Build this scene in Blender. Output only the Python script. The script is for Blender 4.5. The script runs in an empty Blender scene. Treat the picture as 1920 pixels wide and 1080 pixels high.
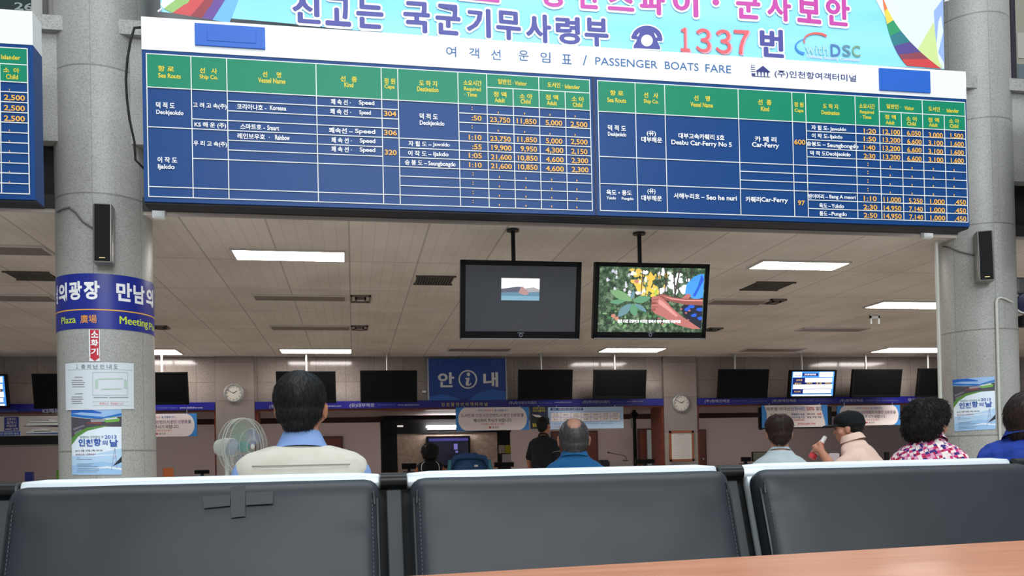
import bpy, bmesh, math, random
from mathutils import Vector, Matrix, Euler, noise

# ------------------------------------------------------------------ camera
SC = bpy.context.scene
COL = SC.collection
W_, H_ = 1920, 1080
YAW, PITCH, ROLL, FPX, CY = 0.18086, 0.010658, -0.021509, 1626.64, 847.25
EYE = 0.95
def cam_axes():
    sy, cy = math.sin(YAW), math.cos(YAW)
    f = Vector((sy*math.cos(PITCH), cy*math.cos(PITCH), math.sin(PITCH)))
    r = Vector((cy, -sy, 0)); u = r.cross(f)
    c, s = math.cos(ROLL), math.sin(ROLL)
    return r*c+u*s, u*c-r*s, f
CR, CU, CF = cam_axes()
CO = Vector((0, 0, EYE))
cd = bpy.data.cameras.new('camera'); cam = bpy.data.objects.new('camera', cd); COL.objects.link(cam)
cd.sensor_width = 36.0; cd.lens = FPX/W_*36.0; cd.shift_y = (CY-H_/2)/W_; cd.clip_start = 0.02; cd.clip_end = 200
mw = Matrix((CR, CU, -CF)).transposed().to_4x4(); mw.translation = CO; cam.matrix_world = mw
SC.camera = cam

# ------------------------------------------------------------------ world, daylight, exposure
wd = bpy.data.worlds.new('world'); SC.world = wd; wd.use_nodes = True
bg = wd.node_tree.nodes['Background']; bg.inputs[0].default_value = (0.86, 0.93, 1.0, 1); bg.inputs[1].default_value = 0.5
def area(name, loc, target, sx, sy, power, color=(1, 1, 1)):
    l = bpy.data.lights.new(name, 'AREA'); l.shape = 'RECTANGLE'; l.size = sx; l.size_y = sy; l.energy = power; l.color = color
    o = bpy.data.objects.new(name, l); COL.objects.link(o); o.location = loc
    o.rotation_euler = (Vector(target)-Vector(loc)).to_track_quat('-Z', 'Y').to_euler(); return o
area('hall_window_daylight', (1.5, -9, 7.5), (1.5, 6.0, 3.0), 9, 4, 980, (0.93, 0.97, 1.0))
area('hall_skylight', (1.5, 1.5, 9.0), (1.5, 2.2, 0), 10, 4, 560, (0.95, 0.98, 1.0))
vs = SC.view_settings
SC.display_settings.display_device = 'sRGB'
vs.view_transform = 'Standard'; vs.look = 'None'; vs.gamma = 1.0; vs.use_curve_mapping = False
vs.exposure = 0.0
SC.cycles.use_denoising = True
SC.cycles.max_bounces = 8

# ------------------------------------------------------------------ ray helpers (a pixel of the frame into a point on a real plane)
def ray(px, py): return CF + CR*((px-960)/FPX) + CU*((CY-py)/FPX)
def PY(px, py, Y):
    d = ray(px, py); return CO + d*(Y/d.y)
def PZ(px, py, z):
    d = ray(px, py); return CO + d*((z-EYE)/d.z)
def PD(px, py, D): return CO + ray(px, py)*D

# ------------------------------------------------------------------ materials
def lin(c):
    c = c/255.0
    return c/12.92 if c <= 0.04045 else ((c+0.055)/1.055)**2.4
def rgb(*c): return (lin(c[0]), lin(c[1]), lin(c[2]), 1)
MATS = {}
def mat(name, c, rough=0.6, metal=0.0, spec=0.5, emit=None, alpha=1.0, trans=0.0, coat=0.0):
    if name in MATS: return MATS[name]
    m = bpy.data.materials.new(name); m.use_nodes = True
    b = m.node_tree.nodes['Principled BSDF']
    b.inputs['Base Color'].default_value = rgb(*c); b.inputs['Roughness'].default_value = rough
    b.inputs['Metallic'].default_value = metal; b.inputs['Specular IOR Level'].default_value = spec
    b.inputs['Alpha'].default_value = alpha; b.inputs['Transmission Weight'].default_value = trans
    b.inputs['Coat Weight'].default_value = coat
    if emit is not None:
        b.inputs['Emission Color'].default_value = rgb(*c); b.inputs['Emission Strength'].default_value = emit
    MATS[name] = m; return m
def nodes(m): return m.node_tree.nodes, m.node_tree.links, m.node_tree.nodes['Principled BSDF']
def vary(m, c2, scale=8.0, detail=4.0, lo=0.35, hi=0.65, stretch=(1, 1, 1), bump=0.0, coords='Object', dist=0.01):
    """mix the base colour with c2 by noise; optional bump"""
    n, l, b = nodes(m)
    tc = n.new('ShaderNodeTexCoord'); mp = n.new('ShaderNodeMapping'); mp.inputs['Scale'].default_value = stretch
    nz = n.new('ShaderNodeTexNoise'); nz.inputs['Scale'].default_value = scale; nz.inputs['Detail'].default_value = detail
    cr = n.new('ShaderNodeValToRGB'); cr.color_ramp.elements[0].position = lo; cr.color_ramp.elements[1].position = hi
    cr.color_ramp.elements[0].color = b.inputs['Base Color'].default_value[:]; cr.color_ramp.elements[1].color = rgb(*c2)
    l.new(tc.outputs[coords], mp.inputs[0]); l.new(mp.outputs[0], nz.inputs['Vector']); l.new(nz.outputs['Fac'], cr.inputs[0])
    l.new(cr.outputs[0], b.inputs['Base Color'])
    if bump:
        bp = n.new('ShaderNodeBump'); bp.inputs['Strength'].default_value = bump; bp.inputs['Distance'].default_value = dist
        l.new(nz.outputs['Fac'], bp.inputs['Height']); l.new(bp.outputs[0], b.inputs['Normal'])
    return cr
def granite(name, c, cdark, clight, rough, bw=None, bh=None, offx=0.0, offy=0.0, mortar=0.006, mcol=(70, 70, 68), spec=0.5):
    m = mat(name, c, rough, spec=spec); n, l, b = nodes(m)
    tc = n.new('ShaderNodeTexCoord')
    n1 = n.new('ShaderNodeTexNoise'); n1.inputs['Scale'].default_value = 110; n1.inputs['Detail'].default_value = 3
    n2 = n.new('ShaderNodeTexNoise'); n2.inputs['Scale'].default_value = 2.2; n2.inputs['Detail'].default_value = 5
    l.new(tc.outputs['Object'], n1.inputs['Vector']); l.new(tc.outputs['Object'], n2.inputs['Vector'])
    cr = n.new('ShaderNodeValToRGB'); e = cr.color_ramp.elements
    e[0].position = 0.33; e[0].color = rgb(*cdark); e[1].position = 0.66; e[1].color = rgb(*clight)
    k = e.new(0.47); k.color = rgb(*c)
    l.new(n1.outputs['Fac'], cr.inputs[0])
    mx = n.new('ShaderNodeMix'); mx.data_type = 'RGBA'; mx.blend_type = 'MULTIPLY'; mx.inputs[0].default_value = 0.35
    l.new(cr.outputs[0], mx.inputs[6]); l.new(n2.outputs['Fac'], mx.inputs[7])
    out = mx.outputs[2]
    if bw:
        uv = n.new('ShaderNodeUVMap'); mp = n.new('ShaderNodeMapping'); mp.inputs['Location'].default_value = (offx, offy, 0)
        br = n.new('ShaderNodeTexBrick'); br.offset = 0.0; br.squash = 1.0
        br.inputs['Scale'].default_value = 1.0; br.inputs['Brick Width'].default_value = bw; br.inputs['Row Height'].default_value = bh
        br.inputs['Mortar Size'].default_value = mortar; br.inputs['Mortar Smooth'].default_value = 0.3
        br.inputs['Color1'].default_value = (1, 1, 1, 1); br.inputs['Color2'].default_value = (0.86, 0.86, 0.86, 1)
        br.inputs['Mortar'].default_value = rgb(*mcol)
        l.new(uv.outputs[0], mp.inputs[0]); l.new(mp.outputs[0], br.inputs['Vector'])
        m2 = n.new('ShaderNodeMix'); m2.data_type = 'RGBA'; m2.blend_type = 'MULTIPLY'; m2.inputs[0].default_value = 1.0
        l.new(out, m2.inputs[6]); l.new(br.outputs['Color'], m2.inputs[7]); out = m2.outputs[2]
    l.new(out, b.inputs['Base Color'])
    return m

# ------------------------------------------------------------------ mesh builder
PENDING = []
class MB:
    def __init__(s): s.v = []; s.f = []; s.mi = []; s.txt = []; s.mats = []; s.uv = None; s.smooth = False
    def m(s, material):
        if material not in s.mats: s.mats.append(material)
        return s.mats.index(material)
    def add(s, vs, fs, material):
        o = len(s.v); k = s.m(material); s.v += [tuple(v) for v in vs]
        s.f += [tuple(i+o for i in f) for f in fs]; s.mi += [k]*len(fs)
    def box(s, a, b, material):
        x0, x1 = sorted((a[0], b[0])); y0, y1 = sorted((a[1], b[1])); z0, z1 = sorted((a[2], b[2]))
        s.add([(x0,y0,z0),(x1,y0,z0),(x1,y1,z0),(x0,y1,z0),(x0,y0,z1),(x1,y0,z1),(x1,y1,z1),(x0,y1,z1)],
              [(3,2,1,0),(4,5,6,7),(0,1,5,4),(1,2,6,5),(2,3,7,6),(3,0,4,7)], material)
    def bbox(s, c, size, material, M=None, bevel=0.0, seg=2):
        bm = bmesh.new(); bmesh.ops.create_cube(bm, size=1.0)
        for v in bm.verts: v.co = Vector((v.co.x*size[0], v.co.y*size[1], v.co.z*size[2]))
        if bevel: bmesh.ops.bevel(bm, geom=bm.edges[:], offset=bevel, segments=seg, affect='EDGES', profile=0.5)
        T = Matrix.Translation(c) @ (M.to_4x4() if M else Matrix.Identity(4))
        s.bm(bm, material, T)
    def bm(s, bm, material, T=None):
        bm.verts.index_update()
        s.add([(T @ v.co if T else v.co.copy()) for v in bm.verts], [[v.index for v in f.verts] for f in bm.faces], material); bm.free()
    def tube(s, pts, r, material, n=10, cap=True, closed=False):
        pts = [Vector(p) for p in pts]; N = len(pts)
        rs = r if isinstance(r, (list, tuple)) else [r]*N
        V = []; F = []; up = None
        for i, p in enumerate(pts):
            t = (pts[(i+1) % N]-pts[i-1]) if (closed or 0 < i < N-1) else (pts[1]-pts[0] if i == 0 else pts[-1]-pts[-2])
            t.normalize()
            if up is None: up = Vector((0,0,1)) if abs(t.z) < 0.9 else Vector((1,0,0))
            a = t.cross(up).normalized(); b = a.cross(t).normalized(); up = b
            for k in range(n):
                an = 2*math.pi*k/n; V.append(p + (a*math.cos(an)+b*math.sin(an))*rs[i])
        for i in range(N if closed else N-1):
            for k in range(n):
                j = (i+1) % N; F.append((i*n+k, i*n+(k+1) % n, j*n+(k+1) % n, j*n+k))
        if cap and not closed: F += [tuple(range(n))[::-1], tuple(range((N-1)*n, N*n))]
        s.add(V, F, material)
    def lathe(s, prof, c, material, axis=Vector((0,0,1)), n=32):
        q = Vector((0,0,1)).rotation_difference(axis); V = []; F = []
        for r, h in prof:
            for k in range(n):
                a = 2*math.pi*k/n; V.append(Vector(c) + q @ Vector((r*math.cos(a), r*math.sin(a), h)))
        for i in range(len(prof)-1):
            for k in range(n): F.append((i*n+k, i*n+(k+1) % n, (i+1)*n+(k+1) % n, (i+1)*n+k))
        F += [tuple(range(n))[::-1], tuple(range((len(prof)-1)*n, len(prof)*n))]
        s.add(V, F, material)
    def ell(s, c, r, material, M=None, u=16, v=10):
        bm = bmesh.new(); bmesh.ops.create_uvsphere(bm, u_segments=u, v_segments=v, radius=1.0)
        T = Matrix.Translation(c) @ (M.to_4x4() if M else Matrix.Identity(4)) @ Matrix.Diagonal((r[0], r[1], r[2], 1))
        s.bm(bm, material, T)
    def poly(s, pts, material): s.add(pts, [tuple(range(len(pts)))], material)
    def text(s, string, c, wv, hv, material, bold=0.0, natural=False, warp=None):
        """fit the string's bounding box to the box centred at c spanned by wv (full width) and hv (full height)"""
        s.txt.append((string, bold, Vector(c), Vector(wv), Vector(hv), s.m(material), natural, warp))
    def build(s, name, parent=None, smooth=None, loc=None):
        me = bpy.data.meshes.new(name); o = bpy.data.objects.new(name, me); COL.objects.link(o)
        if parent: o.parent = parent
        PENDING.append((s, me, o, s.smooth if smooth is None else smooth, Vector(loc) if loc is not None else None))
        if loc is not None: o.location = loc
        if not s.txt: fill(PENDING.pop())
        return o
GL = {}
def make_glyphs():
    need = sorted({(t[0], t[1]) for p in PENDING for t in p[0].txt})
    obs = []
    for st, b in need:
        cu = bpy.data.curves.new('glyph', 'FONT'); cu.body = st; cu.size = 1.0; cu.offset = b; cu.resolution_u = 3; cu.fill_mode = 'FRONT'
        o = bpy.data.objects.new('glyph', cu); COL.objects.link(o); obs.append((st, b, o, cu))
    bpy.context.view_layer.update(); dg = bpy.context.evaluated_depsgraph_get()
    for st, b, o, cu in obs:
        me = o.evaluated_get(dg).to_mesh()
        vs = [(v.co.x, v.co.y) for v in me.vertices]; fs = [tuple(p.vertices) for p in me.polygons]
        if vs:
            x0 = min(v[0] for v in vs); x1 = max(v[0] for v in vs); y0 = min(v[1] for v in vs); y1 = max(v[1] for v in vs)
            GL[(st, b)] = ([((x-(x0+x1)/2)/max(x1-x0, 1e-6), (y-(y0+y1)/2)/max(y1-y0, 1e-6)) for x, y in vs], fs, (x1-x0)/max(y1-y0, 1e-6))
        else: GL[(st, b)] = ([], [], 1)
        o.evaluated_get(dg).to_mesh_clear()
    for st, b, o, cu in obs: bpy.data.objects.remove(o); bpy.data.curves.remove(cu)
def fill(p):
    s, me, o, smooth, loc = p
    for st, b, c, wv, hv, k, nat, warp in s.txt:
        vs, fs, asp = GL[(st, b)]
        if nat: wv = wv.normalized()*hv.length*asp*nat
        base = len(s.v)
        if warp:
            bm = bmesh.new(); bv = [bm.verts.new(c + wv*x + hv*y) for x, y in vs]
            for f in fs:
                try: bm.faces.new([bv[i] for i in f])
                except ValueError: pass
            xs_ = [v.co.x for v in bm.verts]; xx = min(xs_)+0.015
            while len(xs_) and xx < max(xs_):
                bmesh.ops.bisect_plane(bm, geom=bm.verts[:]+bm.edges[:]+bm.faces[:], plane_co=(xx, 0, 0), plane_no=(1, 0, 0)); xx += 0.03
            bm.verts.index_update(); s.v += [tuple(warp(v.co)) for v in bm.verts]
            fl_ = [tuple(v.index+base for v in f.verts) for f in bm.faces]; s.f += fl_; s.mi += [k]*len(fl_); bm.free()
            continue
        for x, y in vs: s.v.append(tuple(c + wv*x + hv*y))
        s.f += [tuple(i+base for i in f) for f in fs]; s.mi += [k]*len(fs)
    vv = s.v if loc is None else [tuple(Vector(v)-loc) for v in s.v]
    me.from_pydata(vv, [], s.f)
    for m in s.mats: me.materials.append(m)
    me.polygons.foreach_set('material_index', s.mi)
    if s.uv:
        ul = me.uv_layers.new(name='UVMap')
        for li, lp in enumerate(me.loops): ul.data[li].uv = s.uv(me.vertices[lp.vertex_index].co + (loc or Vector()), lp)
    if smooth: me.shade_smooth()
    if smooth == 'auto': me.set_sharp_from_angle(angle=math.radians(40))
    me.update()
def flush():
    make_glyphs()
    while PENDING: fill(PENDING.pop())

def empty(name, loc=(0, 0, 0)):
    o = bpy.data.objects.new(name, None); COL.objects.link(o); o.location = loc; o.empty_display_size = 0.1; return o
def tag(o, label=None, cat=None, group=None, kind=None):
    if label: o['label'] = label
    if cat: o['category'] = cat
    if group: o['group'] = group
    if kind: o['kind'] = kind
    return o
def copy_tree(o, parent=None):
    c = o.copy(); COL.objects.link(c)
    if parent: c.parent = parent
    for ch in [x for x in bpy.data.objects if x.parent == o]: copy_tree(ch, c)
    return c
def thing(name, label, cat, loc=(0, 0, 0), group=None): return tag(empty(name, loc), label, cat, group)
def struct(mb, name, **k): return tag(mb.build(name, **k), kind='structure')
class Part(MB):
    """a builder working in world coordinates whose object sits under a parent placed at loc (no rotation)"""
def P_(mb, name, root, smooth=None):
    """build world-space mesh as child of a root empty standing at root.location"""
    L = Vector(root['_w']) if '_w' in root else (root.location.copy() if root.parent is None else Vector((0, 0, 0)))
    me = bpy.data.meshes.new(name); o = bpy.data.objects.new(name, me); COL.objects.link(o); o.parent = root
    if root.parent is not None: L = ORIG[root.name]
    ORIG[o.name] = L
    PENDING.append((mb, me, o, mb.smooth if smooth is None else smooth, L))
    if not mb.txt: fill(PENDING.pop())
    return o
ORIG = {}

# ------------------------------------------------------------------ shared materials
WHITE = mat('white_paint', (236, 240, 240), 0.45)
BLACK = mat('black_plastic', (11, 11, 12), 0.35, spec=0.3)
BLACKM = mat('matte_black', (12, 12, 13), 0.7)
STEEL = mat('brushed_steel', (190, 195, 198), 0.3, 1.0)
GRANC = granite('grey_granite_column', (176, 176, 170), (158, 158, 153), (190, 190, 184), 0.42, 1.0, 0.88, 0.0, -0.20, 0.007, (196, 196, 193))
GRANB = granite('grey_granite_beam', (172, 172, 166), (150, 150, 145), (188, 188, 182), 0.5)
GRANW = granite('polished_wall_granite', (156, 146, 140), (136, 126, 120), (170, 160, 154), 0.11, 0.475, 0.62, 0.1, 0.15, 0.004, (190, 182, 178))
REDW = mat('red_brown_wood', (128, 48, 22), 0.4); vary(REDW, (100, 36, 16), 6, 4, stretch=(8, 8, 1))
DARKW = mat('dark_brown_wood', (64, 28, 22), 0.45)
BLUE = mat('board_blue', (9, 64, 126), 0.36, spec=0.25)
BLUED = mat('board_edge_blue', (10, 13, 28), 0.6)
GREEN = mat('board_green', (6, 132, 98), 0.36, spec=0.28)
LINE = mat('board_line', (226, 230, 228), 0.5)
LWHITE = mat('lettering_white', (245, 246, 246), 0.5)
LYEL = mat('lettering_yellow', (232, 206, 44), 0.5)
LORA = mat('lettering_orange', (240, 178, 74), 0.5)
LBLUE = mat('lettering_blue', (44, 98, 160), 0.5)
LNAVY = mat('lettering_navy', (40, 46, 120), 0.5)
SIGNB = mat('sign_navy_blue', (14, 34, 140), 0.35)
PANELB = mat('panel_blue', (24, 96, 196), 0.4)

# ------------------------------------------------------------------ main planes
ZC = EYE + 1.80                              # suspended ceiling over the counters
YB = 5.75                                    # front of the fare boards
YW = PZ(960, 669, ZC).y                      # granite counter wall
YE = PZ(1000, 424, ZC).y                     # hall edge of the suspended ceiling
XL, XR = -13.0, 19.0
print('YW', YW, 'YE', YE)
def zpx(px, py, Y): return PY(px, py, Y).z
def xpx(px, py, Y): return PY(px, py, Y).x
#SECTIONS
# ------------------------------------------------------------------ setting
fl = MB(); fm = mat('floor_tile', (206, 200, 190), 0.25); vary(fm, (190, 184, 174), 3, 5)
fl.box((XL, -4, -0.1), (XR, 24, 0), fm); struct(fl, 'floor')
# suspended ceiling with fine slat grooves
cm = mat('ceiling_panel', (205, 196, 188), 0.7); n, l, b = nodes(cm)
tc = n.new('ShaderNodeTexCoord'); mx = n.new('ShaderNodeMapping'); mx.inputs['Rotation'].default_value = (0, 0, math.pi/2)
br = n.new('ShaderNodeTexBrick'); br.offset = 0.0; br.inputs['Scale'].default_value = 1.0
br.inputs['Brick Width'].default_value = 1.30; br.inputs['Row Height'].default_value = 0.60; br.inputs['Mortar Size'].default_value = 0.008
br.inputs['Color1'].default_value = rgb(226, 216, 207); br.inputs['Color2'].default_value = rgb(220, 210, 201); br.inputs['Mortar'].default_value = rgb(192, 182, 173)
b2 = n.new('ShaderNodeTexBrick'); b2.offset = 0.0; b2.inputs['Scale'].default_value = 1.0
b2.inputs['Brick Width'].default_value = 1.30; b2.inputs['Row Height'].default_value = 0.10; b2.inputs['Mortar Size'].default_value = 0.006
b2.inputs['Color1'].default_value = (1, 1, 1, 1); b2.inputs['Color2'].default_value = (0.96, 0.96, 0.96, 1); b2.inputs['Mortar'].default_value = (0.90, 0.89, 0.88, 1)
ml = n.new('ShaderNodeMix'); ml.data_type = 'RGBA'; ml.blend_type = 'MULTIPLY'; ml.inputs[0].default_value = 1.0
st = n.new('ShaderNodeTexNoise'); st.inputs['Scale'].default_value = 1.1; st.inputs['Detail'].default_value = 6
sr = n.new('ShaderNodeValToRGB'); sr.color_ramp.elements[0].position = 0.35; sr.color_ramp.elements[0].color = (0.82, 0.80, 0.78, 1); sr.color_ramp.elements[1].position = 0.6; sr.color_ramp.elements[1].color = (1, 1, 1, 1)
m3 = n.new('ShaderNodeMix'); m3.data_type = 'RGBA'; m3.blend_type = 'MULTIPLY'; m3.inputs[0].default_value = 0.8
l.new(tc.outputs['Object'], mx.inputs[0]); l.new(mx.outputs[0], br.inputs['Vector']); l.new(mx.outputs[0], b2.inputs['Vector'])
l.new(br.outputs['Color'], ml.inputs[6]); l.new(b2.outputs['Color'], ml.inputs[7]); l.new(tc.outputs['Object'], st.inputs['Vector'])
l.new(st.outputs['Fac'], sr.inputs[0]); l.new(ml.outputs[2], m3.inputs[6]); l.new(sr.outputs[0], m3.inputs[7]); l.new(m3.outputs[2], b.inputs['Base Color'])
c = MB(); c.box((XL, YE, ZC), (XR, YW+0.2, ZC+0.12), cm); struct(c, 'ceiling')
# upper floor slab, granite clad beam, dark fascia between beam and ceiling
YG = 6.41
zb0 = zpx(100, 264, YG); zb1 = zpx(100, 48, YG)
c = MB(); c.box((XL, YG, zb0), (XR, YG+0.8, zb1), GRANB); c.box((XL, YG-0.05, zb1-0.05), (XR, YG+0.8, zb1+0.05), GRANB)
struct(c, 'wall_upper_beam')
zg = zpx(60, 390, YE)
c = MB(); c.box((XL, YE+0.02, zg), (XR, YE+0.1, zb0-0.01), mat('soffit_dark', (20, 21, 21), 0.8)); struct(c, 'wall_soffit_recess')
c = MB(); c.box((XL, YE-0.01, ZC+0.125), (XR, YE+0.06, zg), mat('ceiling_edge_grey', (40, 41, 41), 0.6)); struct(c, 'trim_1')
c = MB(); c.box((XL, YG+0.9, zb0), (XR, YW+9, zb0+0.3), mat('slab_concrete', (110, 108, 104), 0.8)); struct(c, 'ceiling_upper_slab')
c = MB(); c.box((XL, YG+0.7, zb1+0.06), (XR, YG+0.79, zb1+5), mat('upper_wall_panel', (196, 190, 190), 0.6)); struct(c, 'wall_upper')
YU = YG+0.6

# columns
def column(name, pxl, pxr, py, ph):
    a = ray(pxl, py); b_ = ray(pxr, py)
    t0 = math.atan2(a.x, a.y); t1 = math.atan2(b_.x, b_.y); mid = (t0+t1)/2; hf = (t1-t0)/2
    YCOL = 6.62; d = YCOL/math.cos(mid); cx, cy_ = d*math.sin(mid), YCOL; r = d*math.sin(hf)
    print(name, cx, cy_, r)
    mb = MB(); n_ = 72; V = []; F = []; zs = [0, 9.0]
    for z in zs:
        for k in range(n_+1):
            an = 2*math.pi*k/n_; V.append((cx+r*math.sin(an), cy_-r*math.cos(an), z))
    for k in range(n_): F.append((k, k+1, k+n_+2, k+n_+1))
    mb.add(V, F, GRANC); mb.smooth = True
    def uv(co, lp): return ((lp.vertex_index % (n_+1))/n_*6.0+ph, co.z)
    mb.uv = uv
    struct(mb, name)
    return cx, cy_, r
CL = column('column_left', 105.5, 289, 600, -0.02)
CRT = column('column_right', 1760, 1909, 600, 0.2)
def on_col(C, px, py, eps=0.002):
    """where the pixel's ray meets the column surface (radius+eps)"""
    d = ray(px, py); r = C[2]+eps
    a = d.x*d.x+d.y*d.y; bq = -2*(d.x*C[0]+d.y*C[1]); cq = C[0]**2+C[1]**2-r*r
    t = (-bq-math.sqrt(max(bq*bq-4*a*cq, 0)))/(2*a); return CO+d*t
def col_uv(C, p):   # arc length from the -Y generatrix, z
    return (math.atan2(p.x-C[0], C[1]-p.y)*C[2], p.z)
def wrap(C, eps):
    def fn(q):
        an = q.x/C[2]; r = C[2]+eps
        return Vector((C[0]+r*math.sin(an), C[1]-r*math.cos(an), q.y))
    return fn
def wrap_poly(mb, pts, fn, material, step=0.03):
    """pts in (u, v): slice along u then wrap"""
    bm = bmesh.new(); vs = [bm.verts.new((p[0], p[1], 0)) for p in pts]; bm.faces.new(vs)
    bmesh.ops.triangulate(bm, faces=bm.faces[:])
    x0 = min(p[0] for p in pts); x1 = max(p[0] for p in pts); x = x0+step
    while x < x1:
        bmesh.ops.bisect_plane(bm, geom=bm.verts[:]+bm.edges[:]+bm.faces[:], plane_co=(x, 0, 0), plane_no=(1, 0, 0)); x += step
    for v in bm.verts: v.co = fn(v.co)
    mb.bm(bm, material)

# ------------------------------------------------------------------ fare boards
ZF = YB-0.003
class Crop:
    def __init__(s, ox, oy, sc): s.o = (ox, oy); s.s = sc
    def __call__(s, x, y): return s.o[0]+x/s.s, s.o[1]+y/s.s
CA = Crop(270, 80, 3.3756); CB = Crop(700, 100, 3.3756); CC = Crop(1110, 120, 3.485); CD = Crop(1480, 150, 3.857); C0 = Crop(0, 0, 4.0)
CH = Crop(800, 0, 3.491); CG = Crop(1340, 0, 3.31); CI = Crop(0, 0, 1.0)
def T(mb, cr, s, x0, x1, y, h, material, bold=0.022, Y=None):
    Y = Y or YB-0.0062
    a = PY(*cr(x0, y), Y); b_ = PY(*cr(x1, y), Y); xm = (x0+x1)/2
    t = PY(*cr(xm, y-h/2), Y); u = PY(*cr(xm, y+h/2), Y)
    mb.text(s, PY(*cr(xm, y), Y), Vector((b_.x-a.x, 0, 0)), Vector((0, 0, t.z-u.z)), material, bold)
def rect(mb, x0, x1, z0, z1, y, material, t=0.003):
    mb.box((x0, y-t, z0), (x1, y, z1), material)
def board_body(root, x0, x1, z0, zw, z1, depth=0.155):
    for x in (x0+0.6, x1-0.6):
        m = MB(); m.box((x-0.04, YB+depth, zb0+0.1), (x+0.04, YG-0.001, zb0+0.2), STEEL); P_(m, 'mounting_bracket', root)
    m = MB(); m.box((x0, YB, z0), (x1, YB+depth, zw), BLUE); m.box((x0, YB+0.012, z0-0.012), (x1, YB+depth, z0), BLUED)
    P_(m, 'cabinet', root)
    m = MB(); m.box((x0, YB-0.004, zw), (x1, YB+depth, z1), WHITE); P_(m, 'header_panel', root)
def table(root, xs, zt, zh, zb, zmid, merges, rows=11, sub=None):
    """green header, white grid lines; xs column lines; merges: per column list of row numbers after which a line is drawn"""
    g = MB(); rect(g, xs[0], xs[-1], zh, zt, ZF, GREEN, 0.002); P_(g, 'green_header', root)
    L = MB(); w = 0.0058; y = ZF-0.0008
    def hl(a, b_, z): rect(L, a-w/2, b_+w/2, z-w/2, z+w/2, y, LINE, 0.0018)
    def vl(x, a, b_): rect(L, x-w/2, x+w/2, a, b_, y, LINE, 0.0024)
    hl(xs[0], xs[-1], zt); hl(xs[0], xs[-1], zh); hl(xs[0], xs[-1], zb)
    for i, x in enumerate(xs): vl(x, zb, zmid if (sub and i in sub[1]) else zt)
    if sub: hl(xs[sub[0]], xs[-1], zmid)
    rh = (zh-zb)/rows
    for i, rr in enumerate(merges):
        for k in rr: hl(xs[i], xs[i+1], zh-k*rh)
    P_(L, 'grid_lines', root)
bx0 = xpx(267.5, 200, YB); bx1 = xpx(1814, 280, YB)
bzt = (zpx(265, 30, YB)+zpx(1813, 136, YB))/2; bzw = (zpx(268, 92, YB)+zpx(1813, 187, YB))/2; bz0 = (zpx(270, 379, YB)+zpx(1815, 424, YB))/2
print('board', bx0, bx1, bz0, bzw, bzt, [zpx(265,30,YB),zpx(1813,136,YB),zpx(268,92,YB),zpx(1813,187,YB),zpx(270,379,YB),zpx(1815,424,YB)])
FB = thing('fare_board', 'long blue and white passenger boats fare board between the two round columns', 'fare board', (bx0, YB+0.1, bz0), 'fare boards above the counters')
board_body(FB, bx0, bx1, bz0, bzw, bzt)
ALL = list(range(1, 11))
def avg(a): return sum(a)/len(a)
# left half
xs = [xpx(277, 235, YB), xpx(*CA(305, 535), YB), xpx(*CA(531, 540), YB), xpx(*CA(1096, 560), YB), xpx(*CB(57, 520), YB), xpx(*CB(162, 520), YB), xpx(*CB(542, 540), YB), xpx(*CB(724, 560), YB), xpx(*CB(890, 560), YB), xpx(*CB(1054, 570), YB), xpx(*CB(1220, 600), YB), xpx(*CB(1376, 580), YB)]
zt = avg([zpx(274.4, 100.5, YB), zpx(1105, 150.8, YB)]); zh = avg([zpx(276, 165.3, YB), zpx(1106, 206, YB)]); zb = avg([zpx(279.5, 370, YB), zpx(1110, 394, YB)]); zm = avg([zpx(912, 163.7, YB), zpx(1106, 175.5, YB)])
table(FB, xs, zt, zh, zb, zm, [[4, 10], [3, 4, 7, 10], [1, 2, 3, 4, 5, 6, 7, 10], [1, 2, 3, 4, 5, 6, 7, 10], [1, 2, 3, 4, 7, 10], [4, 5, 6, 7, 8, 9, 10], ALL, ALL, ALL, ALL, ALL], sub=(7, (8, 10)))
ex = xs[-1]
# right half
xr = [xpx(1122.5, 270, YB), xpx(*CC(288, 530), YB), xpx(*CC(481, 540), YB), xpx(*CC(961, 560), YB), xpx(*CC(1312, 580), YB), xpx(*CD(124, 540), YB), xpx(*CD(482, 560), YB), xpx(*CD(655, 570), YB), xpx(*CD(814, 580), YB), xpx(*CD(968, 590), YB), xpx(*CD(1125, 600), YB), xpx(*CD(1277, 600), YB)]
zt = avg([zpx(1121, 149.3, YB), zpx(1807, 194.6, YB)]); zh = avg([zpx(1122, 208.4, YB), zpx(1808.7, 246.4, YB)]); zb = avg([zpx(1124, 394, YB), zpx(1814.5, 417.8, YB)]); zm = avg([zpx(1648.5, 209.6, YB), zpx(1808, 218.7, YB)])
table(FB, xr, zt, zh, zb, zm, [[5, 8], [5, 8], [5, 8], [5, 6, 7, 8], [5, 6, 7, 8], ALL, ALL, ALL, ALL, ALL, ALL], sub=(7, (8, 10)))
m = MB(); xm = (ex+xr[0])/2; m.box((xm-0.008, YB-0.004, bz0), (xm+0.008, YB, bzw), mat('seam_navy', (14, 34, 78), 0.5)); P_(m, 'panel_seam', FB)
y_ = w_ = o_ = MB()
for s, a, b_, y, h in [('항 로', 88, 190, 165, 36), ('Sea Routs', 90, 233, 210, 30), ('선   사', 352, 463, 178, 36), ('Ship Co.', 352, 468, 221, 34), ('선     명', 750, 868, 202, 36), ('Vessel Name', 722, 895, 241, 32), ('선   종', 1243, 1348, 230, 36), ('Kind', 1268, 1325, 267, 30)]: T(y_, CA, s, a, b_, y, h, LYEL)
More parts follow.
